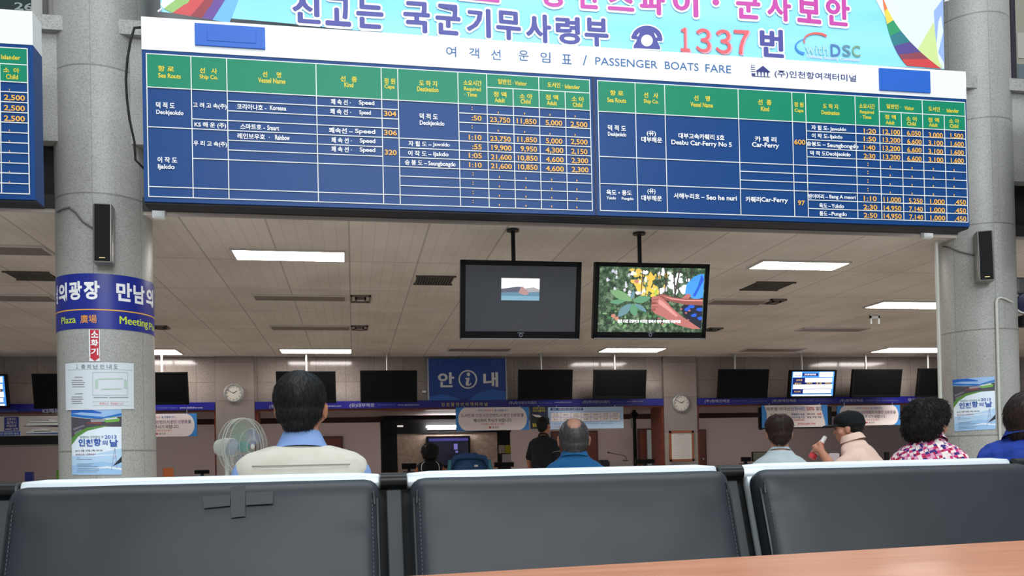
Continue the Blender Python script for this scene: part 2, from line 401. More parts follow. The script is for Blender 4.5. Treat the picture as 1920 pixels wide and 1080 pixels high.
for s, a, b_, y, h in [('정 원', 68, 138, 176, 36), ('Capa', 70, 135, 214, 32), ('도 하 지', 290, 403, 190, 36), ('Destination', 277, 412, 228, 30), ('소요시간', 570, 685, 188, 34), ('Required', 574, 680, 229, 32), ('· Time', 577, 656, 261, 26), ('일반인', 788, 872, 180, 34), ('· Visitor', 882, 972, 190, 26), ('도서인 ·', 1102, 1200, 201, 34), ('Islander', 1212, 1308, 212, 26), ('정 액', 760, 842, 260, 34), ('Adult', 768, 832, 297, 28), ('소 아', 926, 1007, 272, 34), ('Child', 932, 995, 305, 28), ('정 액', 1090, 1170, 279, 34), ('Adult', 1098, 1162, 315, 28), ('소 아', 1254, 1334, 290, 34), ('Child', 1262, 1323, 326, 28)]: T(y_, CB, s, a, b_, y, h, LYEL)
for s, a, b_, y, h in [('덕 적 도', 76, 195, 397, 40), ('Deokjeokdo', 78, 250, 446, 36), ('고 려 고 속(주)', 310, 523, 401, 38), ('KS 해 운 (주)', 320, 520, 523, 38), ('우 리 고 속(주)', 314, 526, 642, 38), ('이 작 도', 86, 210, 742, 38), ('Ijakdo', 88, 194, 789, 38), ('코리아나호 -', 588, 775, 408, 36), ('Koreana', 797, 900, 414, 30), ('스마트호 -', 610, 766, 533, 36), ('Smart', 780, 855, 540, 30), ('레인보우호  ·', 592, 797, 594, 36), ('Rainbow', 830, 922, 601, 32), ('쾌 속 선 ·', 1183, 1308, 376, 36), ('Speed', 1360, 1458, 384, 36), ('쾌 속 선 ·', 1178, 1310, 437, 36), ('Speed', 1362, 1436, 446, 34), ('쾌속선 –', 1170, 1322, 557, 36), ('Speed', 1336, 1464, 565, 36), ('쾌 속 선 ·', 1186, 1315, 618, 36), ('Speed', 1366, 1464, 625, 36), ('쾌 속 선 ·', 1186, 1315, 675, 36), ('Speed', 1366, 1464, 682, 36)]: T(w_, CA, s, a, b_, y, h, LWHITE)
for s, a, b_, y, h in [('덕 적 도', 293, 408, 400, 38), ('Deokjeokdo', 294, 450, 446, 36), ('자 월 도 –', 222, 368, 573, 34), ('Jawoldo', 376, 484, 581, 30), ('이 작 도 –', 220, 368, 634, 34), ('Ijakdo', 380, 476, 642, 34), ('승 봉 도 –', 200, 340, 692, 34), ('Seungbongdo', 348, 521, 703, 36)]: T(w_, CB, s, a, b_, y, h, LWHITE)
P34 = 33
for s, a, b_, y in [('304', 68, 145, 382), ('306', 68, 150, 502), ('320', 72, 148, 627), (':50', 622, 685, 410), ('1:10', 604, 685, 532), (':55', 626, 686, 592), ('1:05', 604, 687, 647), ('1:10', 606, 686, 707),
    ('23,750', 738, 866, 421), ('23,750', 740, 870, 541), ('19,900', 748, 875, 598), ('21,600', 744, 876, 657), ('21,600', 744, 877, 714), ('11,850', 908, 1033, 430), ('11,850', 912, 1036, 546), ('9,950', 932, 1036, 605), ('10,850', 915, 1040, 663), ('10,850', 916, 1040, 720),
    ('5,000', 1090, 1196, 440), ('5,000', 1092, 1197, 555), ('4,300', 1090, 1203, 613), ('4,600', 1092, 1205, 672), ('4,600', 1092, 1206, 730), ('2,500', 1248, 1355, 450), ('2,500', 1250, 1356, 560), ('2,150', 1252, 1355, 621), ('2,300', 1254, 1360, 679), ('2,300', 1256, 1362, 736)]:
    T(o_, CB, s, a, b_, y+(3 if ',' in s else 0), P34+(6 if ',' in s else 0), LORA)
for x, ys in [(624, (349, 466)), (631, (764, 822, 880, 938))]:
    for y in ys: T(o_, CB, ':', x-3, x+4, y, 20, LORA)
for x, ys in [(790, (376, 491)), (798, (784, 843, 902, 960)), (957, (382, 499)), (966, (792, 851, 908, 966)), (1118, (390, 511)), (1129, (800, 858, 915, 970)), (1277, (400, 517)), (1288, (806, 862, 922, 976))]:
    for y in ys: T(o_, CB, ',', x-4, x+4, y, 14, LORA)
P_(y_, 'lettering', FB); y_ = w_ = o_ = MB()
for s, a, b_, y, h in [('항 로', 118, 205, 190, 34), ('Sea Routs', 100, 223, 237, 30), ('선   사', 338, 433, 205, 36), ('Ship Co.', 338, 435, 248, 32), ('선    명', 666, 770, 224, 36), ('Vessel Name', 643, 790, 267, 30), ('선  종', 1083, 1173, 250, 36), ('Kind', 1104, 1157, 293, 30)]: T(y_, CC, s, a, b_, y, h, LYEL)
for s, a, b_, y, h in [('정 원', 35, 102, 178, 36), ('Capa', 38, 103, 223, 32), ('도 하 지', 243, 352, 191, 36), ('Destination', 232, 362, 237, 30), ('소요시간', 505, 618, 190, 36), ('Required', 511, 612, 235, 32), ('· Time', 515, 592, 268, 26), ('일반인 ·', 702, 808, 192, 34), ('Visitor', 832, 902, 204, 28), ('도서인  ·', 1006, 1115, 211, 34), ('Islander', 1138, 1226, 222, 28), ('정 액', 690, 770, 268, 34), ('Adult', 698, 760, 308, 28), ('소 아', 845, 925, 281, 34), ('Child', 852, 915, 316, 28), ('정 액', 1003, 1082, 290, 34), ('Adult', 1010, 1073, 325, 28), ('소 아', 1155, 1228, 297, 34), ('Child', 1160, 1222, 333, 28)]: T(y_, CD, s, a, b_, y, h, LYEL)
for s, a, b_, y, h in [('덕 적 도', 104, 222, 419, 38), ('Deokjeokdo', 104, 224, 463, 34), ('(유)', 358, 418, 455, 38), ('대부해운', 322, 458, 495, 36), ('대부고속카훼리 5호', 566, 866, 475, 36), ('Deabu Car-Ferry No 5', 520, 914, 523, 40), ('카 페 리', 1064, 1205, 492, 36), ('Car-Ferry', 1046, 1222, 534, 40), ('육도 • 풍도', 94, 260, 841, 34), ('Yukdo', 94, 156, 875, 20), ('Pungdo', 194, 271, 882, 24), ('(유)', 362, 415, 833, 38), ('대부해운', 322, 457, 877, 36), ('서해누리호 –', 534, 735, 864, 36), ('Seo he nuri', 748, 946, 874, 32), ('카훼리', 1004, 1102, 885, 36), ('Car-Ferry', 1106, 1280, 892, 38)]: T(w_, CC, s, a, b_, y, h, LWHITE)
for s, a, b_, y, h in [('자 월 도-', 160, 288, 346, 34), ('Jawoldo', 294, 412, 359, 32), ('이 작 도-', 162, 290, 405, 34), ('Ijakdo', 296, 384, 415, 34), ('승봉도 –', 126, 262, 463, 34), ('Seungbongdo', 274, 500, 480, 38), ('덕 적 도', 150, 265, 530, 34), ('Deokjeokdo', 268, 443, 540, 36), ('방아머리 –', 138, 280, 842, 34), ('Bang A meori', 290, 480, 850, 34), ('육도 –', 216, 300, 909, 34), ('Yukdo', 304, 395, 912, 30), ('풍도 –', 218, 302, 967, 34), ('Pungdo', 306, 416, 973, 36)]: T(w_, CD, s, a, b_, y, h, LWHITE)
T(o_, CC, '600', 1322, 1394, 510, 34, LORA); T(o_, CD, '97', 62, 112, 889, 36, LORA)
for s, a, b_, y in [('1:20', 538, 627, 370), ('1:50', 538, 627, 427), ('1:40', 538, 622, 489), ('2:30', 538, 622, 551), ('1:10', 538, 632, 857), ('2:30', 536, 636, 920), ('2:50', 538, 636, 979),
    ('12,100', 676, 802, 379), ('13,200', 676, 803, 438), ('13,200', 676, 803, 498), ('13,200', 678, 802, 561), ('11,000', 682, 808, 868), ('14,950', 683, 810, 930), ('14,950', 683, 812, 988),
    ('6,050', 850, 952, 388), ('6,600', 852, 957, 449), ('6,600', 852, 957, 509), ('6,600', 852, 957, 572), ('5,250', 864, 964, 877), ('7,140', 866, 966, 937), ('7,140', 868, 968, 995),
    ('3,000', 1007, 1110, 402), ('3,100', 1006, 1112, 459), ('3,100', 1006, 1112, 520), ('3,100', 1006, 1114, 580), ('1,000', 1018, 1124, 883), ('1,000', 1018, 1126, 943), ('1,000', 1020, 1128, 1001),
    ('1,500', 1165, 1258, 407), ('1,600', 1167, 1262, 466), ('1,600', 1167, 1262, 527), ('1,600', 1168, 1262, 586), (',450', 1195, 1278, 887), (',450', 1195, 1278, 948), (',450', 1196, 1280, 1006)]:
    T(o_, CD, s, a, b_, y, 36+(6 if ',' in s else 0), LORA)
for y in (610, 669, 731, 793): T(o_, CD, ':', 564, 573, y, 24, LORA)
for x, ys in [(729, (630, 691, 753, 815)), (887, (638, 700, 760, 822)), (1041, (644, 708, 768, 828)), (1191, (653, 713, 773, 833))]:
    for y in ys: T(o_, CD, ',', x-4, x+5, y, 16, LORA)
P_(y_, 'lettering', FB)
# header writing
hl_ = MB(); YH = YB-0.006
for s, a, b_, y, h in [('여', 128, 193, 338, 68), ('객', 278, 343, 347, 66), ('선', 422, 485, 357, 66), ('운', 602, 667, 363, 66), ('임', 745, 810, 375, 66), ('표', 885, 948, 387, 62), ('/', 1022, 1050, 393, 66), ('PASSENGER', 1106, 1512, 411, 50), ('BOATS', 1560, 1780, 433, 50)]: T(hl_, CH, s, a, b_, y, h, LBLUE, 0.0, YH)
T(hl_, CI, 'FARE', 1322.8, 1370.8, 128.8, 14.4, LBLUE, 0.0, YH)
T(hl_, CG, '(주)인천항여객터미널', 375, 880, 474, 50, LNAVY, 0.008, YH)
P_(hl_, 'header_lettering', FB)
lg = MB()
def hp(x, y): return PY(*CG(x, y), YH)
for q in [[(226, 404), (250, 404), (252, 470), (230, 468)]]: lg.poly([hp(*p) for p in q], LNAVY)
for k in range(4): lg.poly([hp(*p)-Vector((0, 0.001, 0)) for p in [(229, 408+k*13), (250, 408+k*13), (250, 416+k*13), (229, 416+k*13)]], WHITE)
lg.poly([hp(*p) for p in [(256, 440), (300, 408), (344, 446), (344, 450), (256, 444)]], LNAVY)
for x in (262, 283, 303, 324): lg.poly([hp(*p) for p in [(x, 446), (x+10, 447), (x+8, 474), (x+4, 474)]], LNAVY)
lg.poly([hp(*p) for p in [(232, 470), (344, 476), (344, 480), (232, 474)]], LNAVY)
P_(lg, 'terminal_emblem', FB)
m = MB()
for (pa, pb) in (((366, 46), (498, 93)), ((1647, 133), (1743, 172))):
    p = PY(*pa, YB); q = PY(*pb, YB); pc = PY((pa[0]+pb[0])/2, (pa[1]+pb[1])/2, YB); hh = abs(zpx(pc.x and (pa[0]+pb[0])/2, (pa[1]+pb[1])/2-20.5, YB)-pc.z)
    m2 = MB(); m2.bbox((pc.x, YB-0.009, pc.z), (q.x-p.x, 0.012, 2*hh), PANELB, bevel=0.002)
    if pa[0] < 900: m2.bbox((pc.x+0.01, YB-0.0155, pc.z), ((q.x-p.x)*0.7, 0.004, hh*1.1), PANELB, bevel=0.0018)
    P_(m2, 'blue_panel', FB)

# left board
lx1 = xpx(63, 150, YB)
FBL = thing('fare_board', 'blue fare board left of the round column, reading Islander and three times 2,500', 'fare board', (lx1-6, YB+0.1, bz0), 'fare boards above the counters')
lzt = zpx(30, 19.5, YB); lzw = zpx(30, 83, YB); lz0 = zpx(40, 374, YB)
board_body(FBL, lx1-6.0, lx1, lz0, lzw, lzt)
xs = [lx1-5.95, lx1-4, lx1-3, lx1-2.0, xpx(-45, 150, YB), xpx(0.5, 150, YB), xpx(52.5, 150, YB)]
table(FBL, xs, zpx(50, 92, YB), zpx(50, 155.5, YB), zpx(50, 364, YB), zpx(50, 122.5, YB), [ALL]*6, sub=(4, (5,)))
y_ = o_ = MB()
for s, a, b_, y, h in [('Islander', 8, 152, 430, 34), ('소  아', 25, 145, 527, 40), ('Child', 45, 135, 576, 36)]: T(y_, C0, s, a, b_, y, h, LYEL)
for y in (734, 812, 890): T(o_, C0, '2,500', 30, 187, y+2, 48, LORA)
for y in (673, 980, 1060, 1135, 1212, 1290, 1366): T(o_, C0, ',', 67, 74, y, 18, LORA)
P_(y_, 'lettering', FBL)
# right board sliver
rx0 = xpx(1965, 240, YB)
FBR = thing('fare_board', 'blue edge of a fare board just showing to the right of the right column', 'fare board', (rx0+6, YB+0.1, bz0), 'fare boards above the counters')
board_body(FBR, rx0, rx0+6.0, bz0, bzw, bzt)

# small white junction boxes under the beam
for i, (px, py) in enumerate(((298, 402), (1738, 440))):
    p = PY(px, py, YE-0.03); m = MB(); m.bbox(p, (0.085, 0.05, 0.065), WHITE, bevel=0.006)
    m.bbox(p-Vector((0, 0.027, 0)), (0.06, 0.006, 0.045), WHITE, bevel=0.002)
    tag(m.build('junction_box'), ['small white box under the left end of the long fare board', 'small white box under the right end of the long fare board'][i], 'junction box', 'white boxes under the fare board')
# black cord beside the board
m = MB(); m.tube([PY(x, y, YB+0.16) for x, y in ((272, 51), (252, 52), (245, 75), (239, 110), (236, 150), (238, 185), (243, 225), (252, 266), (254, 300), (272, 318))], 0.008, BLACKM, 6); m.smooth = True
tag(m.build('power_cord'), 'thin black cord hanging beside the left end of the long fare board', 'cord')

# ------------------------------------------------------------------ banner behind the board
YN = YB+0.26
BAN = thing('banner', 'sky blue cloth banner with large magenta and navy letters above the long fare board', 'banner', PY(1040, 60, YN))
def wave(x, z): return 0.012*math.sin(x*2.1+z)+0.006*math.sin(x*5.3+1)
bnx0 = xpx(300, 20, YN); bnx1 = xpx(1771, 100, YN)
bzl = zpx(305, 20, YN); bzr = zpx(1772, 129, YN)
def bz_low(x): return bzl+(bzr-bzl)*(x-bnx0)/(bnx1-bnx0) - 0.06*math.sin(math.pi*(x-bnx0)/(bnx1-bnx0))
bm_ = mat('banner_cloth', (128, 214, 246), 0.5); vary(bm_, (158, 226, 246), 1.2, 3, 0.35, 0.65, stretch=(0.35, 1, 2.2))
m = MB(); NX = 60; NZ = 10; V = []; F = []
for i in range(NX+1):
    x = bnx0+(bnx1-bnx0)*i/NX; z0 = bz_low(x)
    for j in range(NZ+1):
        z = z0+(6.4-z0)*j/NZ; V.append((x, YN+wave(x, z), z))
for i in range(NX):
    for j in range(NZ): a = i*(NZ+1)+j; F.append((a, a+NZ+1, a+NZ+2, a+1))
m.add(V, F, bm_); m.smooth = True; P_(m, 'cloth', BAN)
def onban(q, e=0.004): return Vector((q.x, YN+wave(q.x, q.z)-e, q.z))
def bpoly(mb, pts, material, e):
    bm = bmesh.new(); bm.faces.new([bm.verts.new(PY(px, py, YN)) for px, py in pts]); bmesh.ops.triangulate(bm, faces=bm.faces[:])
    x0 = min(v.co.x for v in bm.verts); x1 = max(v.co.x for v in bm.verts); x = x0+0.1
    while x < x1:
        bmesh.ops.bisect_plane(bm, geom=bm.verts[:]+bm.edges[:]+bm.faces[:], plane_co=(x, 0, 0), plane_no=(1, 0, 0)); x += 0.1
    for v in bm.verts: v.co = onban(v.co, e)
    mb.bm(bm, material)
def cm_(name, c): return mat('print_'+name, c, 0.5)
sw = MB()
def bez(p0, p1, p2, n_=14): return [((1-t)**2*p0[0]+2*t*(1-t)*p1[0]+t*t*p2[0], (1-t)**2*p0[1]+2*t*(1-t)*p1[1]+t*t*p2[1]) for t in [i/n_ for i in range(n_+1)]]
# left colour fan
fan_ = [((305, -4), (318, -4), cm_('pale', (226, 238, 242))), ((318, -4), (352, -4), cm_('leaf', (150, 190, 110))), ((352, -4), (378, -4), cm_('red', (206, 78, 80))), ((378, -4), (400, -4), cm_('dark_red', (150, 58, 66))), ((400, -4), (420, -4), cm_('violet', (104, 72, 150))), ((420, -4), (438, -4), cm_('sky', (110, 180, 234)))]
ends = [300, 306, 322, 356, 378, 398, 430]; eys = [8, 14, 22, 28, 32, 36, 42]
fans = [305, 330, 356, 384, 402, 424, 448]
for i in range(6):
    A_ = bez((fans[i], -4), (fans[i]-6, 6), (ends[i], eys[i]), 6); B_ = bez((fans[i+1], -4), (fans[i+1]-6, 10), (ends[i+1], eys[i+1]), 6)
    bpoly(sw, A_+B_[::-1], fan_[i][2], 0.003)
# right white swath and colour sail
bpoly(sw, [(1640, -4), (1770, -4), (1772, 128), (1740, 126)]+bez((1740, 126), (1690, 100), (1640, -4)), cm_('mist', (222, 234, 236)), 0.003)
bpoly(sw, [(1752, 20), (1770, -4), (1771, 60), (1772, 118), (1756, 90)], cm_('periwinkle', (150, 178, 232)), 0.0035)
bpoly(sw, [(1716, 100), (1740, 60), (1752, 40), (1760, 110), (1768, 126), (1745, 122)], cm_('lime', (206, 224, 150)), 0.004)
Lb = bez((1654, -6), (1664, 90), (1700, 124), 20); Rb = bez((1655, -6), (1678, 70), (1766, 128), 20)
cols = ['orange', 'yellow', 'green', 'teal', 'indigo', 'maroon', 'crimson']
cv = [(232, 120, 70), (232, 208, 80), (40, 150, 100), (40, 120, 130), (84, 70, 140), (140, 66, 80), (206, 66, 66)]
cuts = [0, 3, 6, 9, 12, 15, 17, 20]
for i in range(7): bpoly(sw, Lb[cuts[i]:cuts[i+1]+1]+Rb[cuts[i]:cuts[i+1]+1][::-1], cm_(cols[i], cv[i]), 0.0045)
P_(sw, 'printed_swoosh', BAN)
mag = cm_('magenta', (196, 66, 164)); nav = cm_('indigo_text', (72, 74, 152)); scar = cm_('scarlet', (226, 92, 100)); wht = cm_('white', (246, 250, 252))
bt = MB()
def BT(s, x0, x1, y0, y1, material, bold=0.03, out=0.075, shadow=None):
    xm, ym = (x0+x1)/2, (y0+y1)/2
    sl = 0.0755*(x1-x0)/2
    wv = Vector((PY(x1, ym, YN).x-PY(x0, ym, YN).x, 0, 0)); hv = Vector((0, 0, PY(xm, y0, YN).z-PY(xm, y1, YN).z))
    c0 = PY(xm, ym, YN)
    if shadow: bt.text(s, c0+Vector((0.011, 0, -0.006)), wv, hv, shadow, bold, warp=lambda q: onban(q, 0.0055))
    k = out
    if k:
        for j in range(8): bt.text(s, c0+Vector((0.018*math.cos(j*math.pi/4), 0, 0.018*math.sin(j*math.pi/4))), wv, hv, wht, 0.012, warp=lambda q, e_=0.005+0.0002*j: onban(q, e_))
    fb = bold > 0.025
    for j, (ox, oz) in enumerate(((0, 0), (1, 0), (-1, 0), (0, 1), (0, -1)) if fb else ((0, 0),)):
        bt.text(s, c0+Vector((ox*0.006, 0, oz*0.004)), wv*0.97, hv*0.97, material, 0.012 if fb else bold, warp=lambda q, e_=0.0075+0.0003*j: onban(q, e_))
for s, x0, x1, y0, y1 in [('신', 549, 600, -10, 45), ('고', 611, 657, -6, 50), ('는', 669, 718, -4, 55), ('국', 757, 805, 6, 64), ('군', 817, 862, 11, 68), ('기', 875, 919, 17, 71), ('무', 931, 976, 21, 75), ('사', 987, 1033, 26, 79), ('령', 1043, 1087, 31, 82), ('부', 1097, 1140, 34, 87), ('번', 1423, 1466, 58, 110)]: BT(s, x0, x1, y0, y1, nav, 0.045)
for s, x0, x1, y0, y1 in [('방', 1016, 1062, -40, 12), ('산', 1082, 1124, -36, 16), ('스', 1140, 1188, -22, 20), ('파', 1200, 1246, -22, 27), ('이', 1262, 1308, -20, 31), ('·', 1336, 1346, 0, 11), ('군', 1379, 1422, -14, 38), ('사', 1436, 1480, -10, 42), ('보', 1493, 1537, -6, 45), ('안', 1548, 1592, -3, 49), ('-', 860, 936, -8, 2)]: BT(s, x0, x1, y0, y1, mag, 0.045)
for s, x0, x1, y0, y1 in [('\uff11', 1276, 1293, 51, 97), ('\uff13', 1304, 1332, 53, 99), ('\uff13', 1340, 1369, 56, 102), ('\uff17', 1374, 1402, 58, 104)]: BT(s, x0, x1, y0, y1, scar, 0.012, 0, cm_('salmon', (236, 160, 170)))
for s, x0, x1, y0, y1, c_ in [('with', 1507, 1552, 84, 104, cm_('pale_teal', (170, 214, 214))), ('D', 1556, 1575, 84, 107, cm_('steel_blue', (84, 120, 180))), ('S', 1578, 1594, 85, 107, cm_('slate', (100, 140, 160))), ('C', 1596, 1612, 86, 108, cm_('moss', (120, 160, 120))), ('Defense Security Command', 1510, 1612, 107, 115, cm_('pale_pink', (236, 214, 226)))]: BT(s, x0, x1, y0, y1, c_, 0.01, 0)
P_(bt, 'banner_lettering', BAN)
ph = MB()   # telephone pictogram and emblem arcs
def arc(cx, cy, rx, ry, a0, a1, w0, w1, n_=18):
    o = []; i_ = []
    for k in range(n_+1):
        a = math.radians(a0+(a1-a0)*k/n_); w = w0+(w1-w0)*k/n_
        o.append((cx+rx*math.cos(a), cy-ry*math.sin(a))); i_.append((cx+(rx-w)*math.cos(a), cy-(ry-w)*math.sin(a)))
    return o+i_[::-1]
def strip(mb, pts, material, e):
    h = len(pts)//2
    for k in range(h-1): bpoly(mb, [pts[k], pts[k+1], pts[-2-k], pts[-1-k]], material, e)
for mm, g, e in ((wht, 2.5, 0.006), (nav, 0, 0.0075)):
    strip(ph, arc(1213, 72, 29+g, 24+g, 180, 0, 9+2*g, 9+2*g), mm, e)
    bpoly(ph, [(1183-g, 68-g), (1197+g, 68-g), (1196+g, 74+g), (1185-g, 73+g)], mm, e); bpoly(ph, [(1229-g, 70-g), (1243+g, 72-g), (1241+g, 77+g), (1230-g, 76+g)], mm, e)
    bpoly(ph, [(1202-g, 56), (1224+g, 57), (1226+g, 66), (1238+g, 88+g), (1238+g, 92+g), (1188-g, 90+g), (1188-g, 86), (1201-g, 65)], mm, e)
bpoly(ph, [(1213+11*math.cos(a*math.pi/12), 76+11*math.sin(a*math.pi/12)) for a in range(24)], wht, 0.0085)
strip(ph, arc(1530, 78, 26, 16, 200, 40, 2, 5), cm_('coral', (232, 96, 90)), 0.007)
strip(ph, arc(1514, 90, 26, 16, 100, 250, 1, 5), cm_('azure', (60, 140, 214)), 0.0072)
P_(ph, 'printed_emblem', BAN)
# grommet cords at the banner corners
for pa, pb in (((1771, 2), (1779, 0)), ((304, 16), (296, 22))):
    gc = MB(); gc.tube([PY(*pa, YN), PY(*pb, YN)], 0.006, WHITE, 6); P_(gc, 'tie_cord', BAN)
# upper storey windows glimpsed at the corners
gl = mat('upper_window_glass', (42, 56, 54), 0.12); fr = mat('window_frame_grey', (176, 178, 172), 0.45)
m = MB(); a = PY(-60, -60, YU+0.000); b_ = PY(66, 14, YU+0.000)
m.box((a.x, YU+-0.040, zb1+0.07), (b_.x, YU+0.000, a.z), gl); m.box((b_.x, YU+-0.080, zb1+0.05), (b_.x+0.075, YU+0.020, a.z), fr)
T(m, CI, '26', 27, 62, 12, 14, mat('frosted_marks', (150, 160, 158), 0.6), 0.02, YU+-0.045)
struct(m, 'window_1')
m = MB(); a = PY(1893, 166, YU+0.000); b_ = PY(1990, -40, YU+0.000)
m.box((a.x, YU+-0.040, zb1+0.07), (b_.x, YU+0.000, b_.z), mat('upper_panel', (150, 146, 132), 0.5)); m.box((a.x-0.02, YU+-0.060, zb1+0.05), (a.x+0.03, YU+-0.020, b_.z), mat('window_frame_dark', (36, 30, 44), 0.5))
m.box((xpx(1908, 60, YU+-0.050), YU+-0.045, zpx(1908, 108, YU+-0.050)), (b_.x, YU+-0.040, zpx(1908, 60, YU+-0.050)), mat('pale_notice', (170, 168, 158), 0.5))
m.box((xpx(1909, 130, YU+-0.050), YU+-0.045, zpx(1908, 148, YU+-0.050)), (b_.x, YU+-0.040, zpx(1908, 119, YU+-0.050)), mat('slate_notice', (92, 104, 110), 0.5))
struct(m, 'window_2')
# ------------------------------------------------------------------ ceiling fixtures
LAMP = mat('lamp_diffuser', (255, 247, 240), 0.5, emit=23.0)
LAMPF = mat('lamp_frame', (196, 190, 184), 0.5)
OFF = mat('unlit_diffuser', (120, 108, 102), 0.5)
VENT = mat('vent_dark', (70, 62, 54), 0.6)
def ceil_rect(pxl, pxr, y0, y1):
    ym = (y0+y1)/2
    a = PZ(pxl, ym, ZC); b_ = PZ(pxr, ym, ZC); t = PZ((pxl+pxr)/2, y0, ZC); u = PZ((pxl+pxr)/2, y1, ZC)
    return a.x, b_.x, min(t.y, u.y), max(t.y, u.y)
def ceil_lamp(px, label, on=True):
    x0, x1, y0, y1 = ceil_rect(*px); print('lamp', round(x0, 2), round(x1, 2), round(y0, 2), round(y1, 2))
    r = thing('ceiling_lamp' if on else 'unlit_ceiling_lamp', label, 'ceiling light', ((x0+x1)/2, (y0+y1)/2, ZC), 'lit ceiling lamps' if on else 'unlit ceiling lamps')
    m = MB(); e = 0.02
    for q in (((x0-e, y0-e), (x1+e, y0)), ((x0-e, y1), (x1+e, y1+e)), ((x0-e, y0), (x0, y1)), ((x1, y0), (x1+e, y1))): m.box((*q[0], ZC-0.018), (*q[1], ZC-0.001), LAMPF)
    P_(m, 'frame', r)
    m = MB(); m.bbox(((x0+x1)/2, (y0+y1)/2, ZC-0.010), (x1-x0-0.002, y1-y0-0.002, 0.016), LAMP if on else OFF, bevel=0.006); P_(m, 'diffuser', r)
    return r
ceil_lamp((441, 645, 468, 485), 'long lit ceiling lamp, nearest on the left, under the Vessel Name columns')
ceil_lamp((1415, 1580, 488.5, 502.5), 'long lit ceiling lamp right of the hanging screens, nearest on the right')
ceil_lamp((1637, 1790, 564.5, 576), 'lit ceiling lamp touching the right column, middle height')
ceil_lamp((205, 335, 654, 663), 'lit ceiling lamp emerging from behind the left column near the back wall')
ceil_lamp((527, 658, 653.5, 660.5), 'lit ceiling lamp above the near man with the beige vest')
ceil_lamp((1130, 1240, 651.5, 658.5), 'lit ceiling lamp below the hanging screen that shows hands and leaves')
ceil_lamp((1650, 1785, 651, 659), 'lit ceiling lamp touching the right column, lowest and close to the back wall')
for px, lb in (((478, 646, 553, 561), 'grey unlit ceiling lamp below the nearest left lit lamp'), ((509, 655, 610.5, 616.5), 'grey unlit ceiling lamp between two lit ones on the left'),
               ((1330, 1432, 561, 569), 'grey unlit ceiling lamp just right of the hanging screens'), ((1500, 1620, 614.5, 619.5), 'grey unlit ceiling lamp left of the white bracket'),
               ((1395, 1502, 652.5, 657.5), 'grey unlit ceiling lamp between two lit ones near the back on the right'), ((842, 956, 652, 657), 'grey unlit ceiling lamp under the dark hanging screen'),
               ((-40, 86, 460, 474), 'grey unlit ceiling lamp left of the left column, above a vent'), ((-40, 98, 552, 562), 'grey unlit ceiling lamp left of the left column, below a vent')): ceil_lamp(px, lb, False)
def ceil_vent(px, label):
    x0, x1, y0, y1 = ceil_rect(*px)
    r = thing('ceiling_vent', label, 'vent', ((x0+x1)/2, (y0+y1)/2, ZC), 'ceiling vents')
    m = MB(); m.box((x0, y0, ZC-0.004), (x1, y1, ZC-0.001), BLACKM); P_(m, 'backing', r)
    m = MB(); k = 14
    for i in range(k): xx = x0+(x1-x0)*(i+0.5)/k; m.box((xx-0.008, y0, ZC-0.014), (xx+0.008, y1, ZC-0.004), VENT)
    m.box((x0-0.015, y0-0.02, ZC-0.015), (x1+0.015, y0, ZC-0.001), VENT); m.box((x0-0.015, y1, ZC-0.015), (x1+0.015, y1+0.02, ZC-0.001), VENT)
    P_(m, 'grille', r)
ceil_vent((780, 849, 517.5, 531.5), 'dark slatted ceiling vent left of the dark hanging screen')
ceil_vent((1404, 1474, 528.5, 542.5), 'dark slatted ceiling vent right of the hanging screens')
ceil_vent((22, 100, 509.5, 523), 'dark slatted ceiling vent left of the left column')
SPK = mat('detector_metal', (104, 92, 82), 0.5)
for px, lb in (((657, 695, 553, 565), 'small square ceiling diffuser with a rusty stain, left of the dark screen'), ((658, 690, 610, 617), 'small square ceiling diffuser farther back on the left'),
               ((1436, 1466, 560, 568), 'small dark ceiling fitting right of the hanging screens'), ((1324, 1350, 614, 619), 'small dark ceiling fitting at the right edge of the lit hanging screen'), ((286, 316, 610, 615), 'small dark ceiling fitting beside the left column')):
    x0, x1, y0, y1 = ceil_rect(*px); r = thing('ceiling_diffuser', lb, 'ceiling fitting', ((x0+x1)/2, (y0+y1)/2, ZC), 'small ceiling fittings')
    m = MB()
    for k in (0.0, 0.28):
        dx = (x1-x0)*k/1.2; dy = (y1-y0)*k/1.2; e = 0.018
        for q in (((x0+dx, y0+dy), (x1-dx, y0+dy+e)), ((x0+dx, y1-dy-e), (x1-dx, y1-dy)), ((x0+dx, y0+dy), (x0+dx+e, y1-dy)), ((x1-dx-e, y0+dy), (x1-dx, y1-dy))): m.box((*q[0], ZC-0.02-k*0.05), (*q[1], ZC-0.001), SPK)
    P_(m, 'grille', r)
    m = MB(); m.bbox(((x0+x1)/2, (y0+y1)/2, ZC-0.012), ((x1-x0)*0.4, (y1-y0)*0.4, 0.02), LAMPF, bevel=0.005); P_(m, 'hub', r)
# white bracket hanging from the ceiling
a = PZ(1632, 590, ZC); b_ = PZ(1650, 590, ZC); m = MB(); zz = zpx(1641, 607, a.y)
m.box((a.x, a.y, zz), (a.x+0.02, a.y+0.03, ZC), WHITE); m.box((b_.x-0.02, a.y, zz), (b_.x, a.y+0.03, ZC), WHITE); m.box((a.x, a.y, ZC-0.045), (b_.x, a.y+0.03, ZC-0.012), WHITE)
tag(m.build('ceiling_bracket'), 'small white forked bracket hanging from the ceiling on the right', 'bracket')

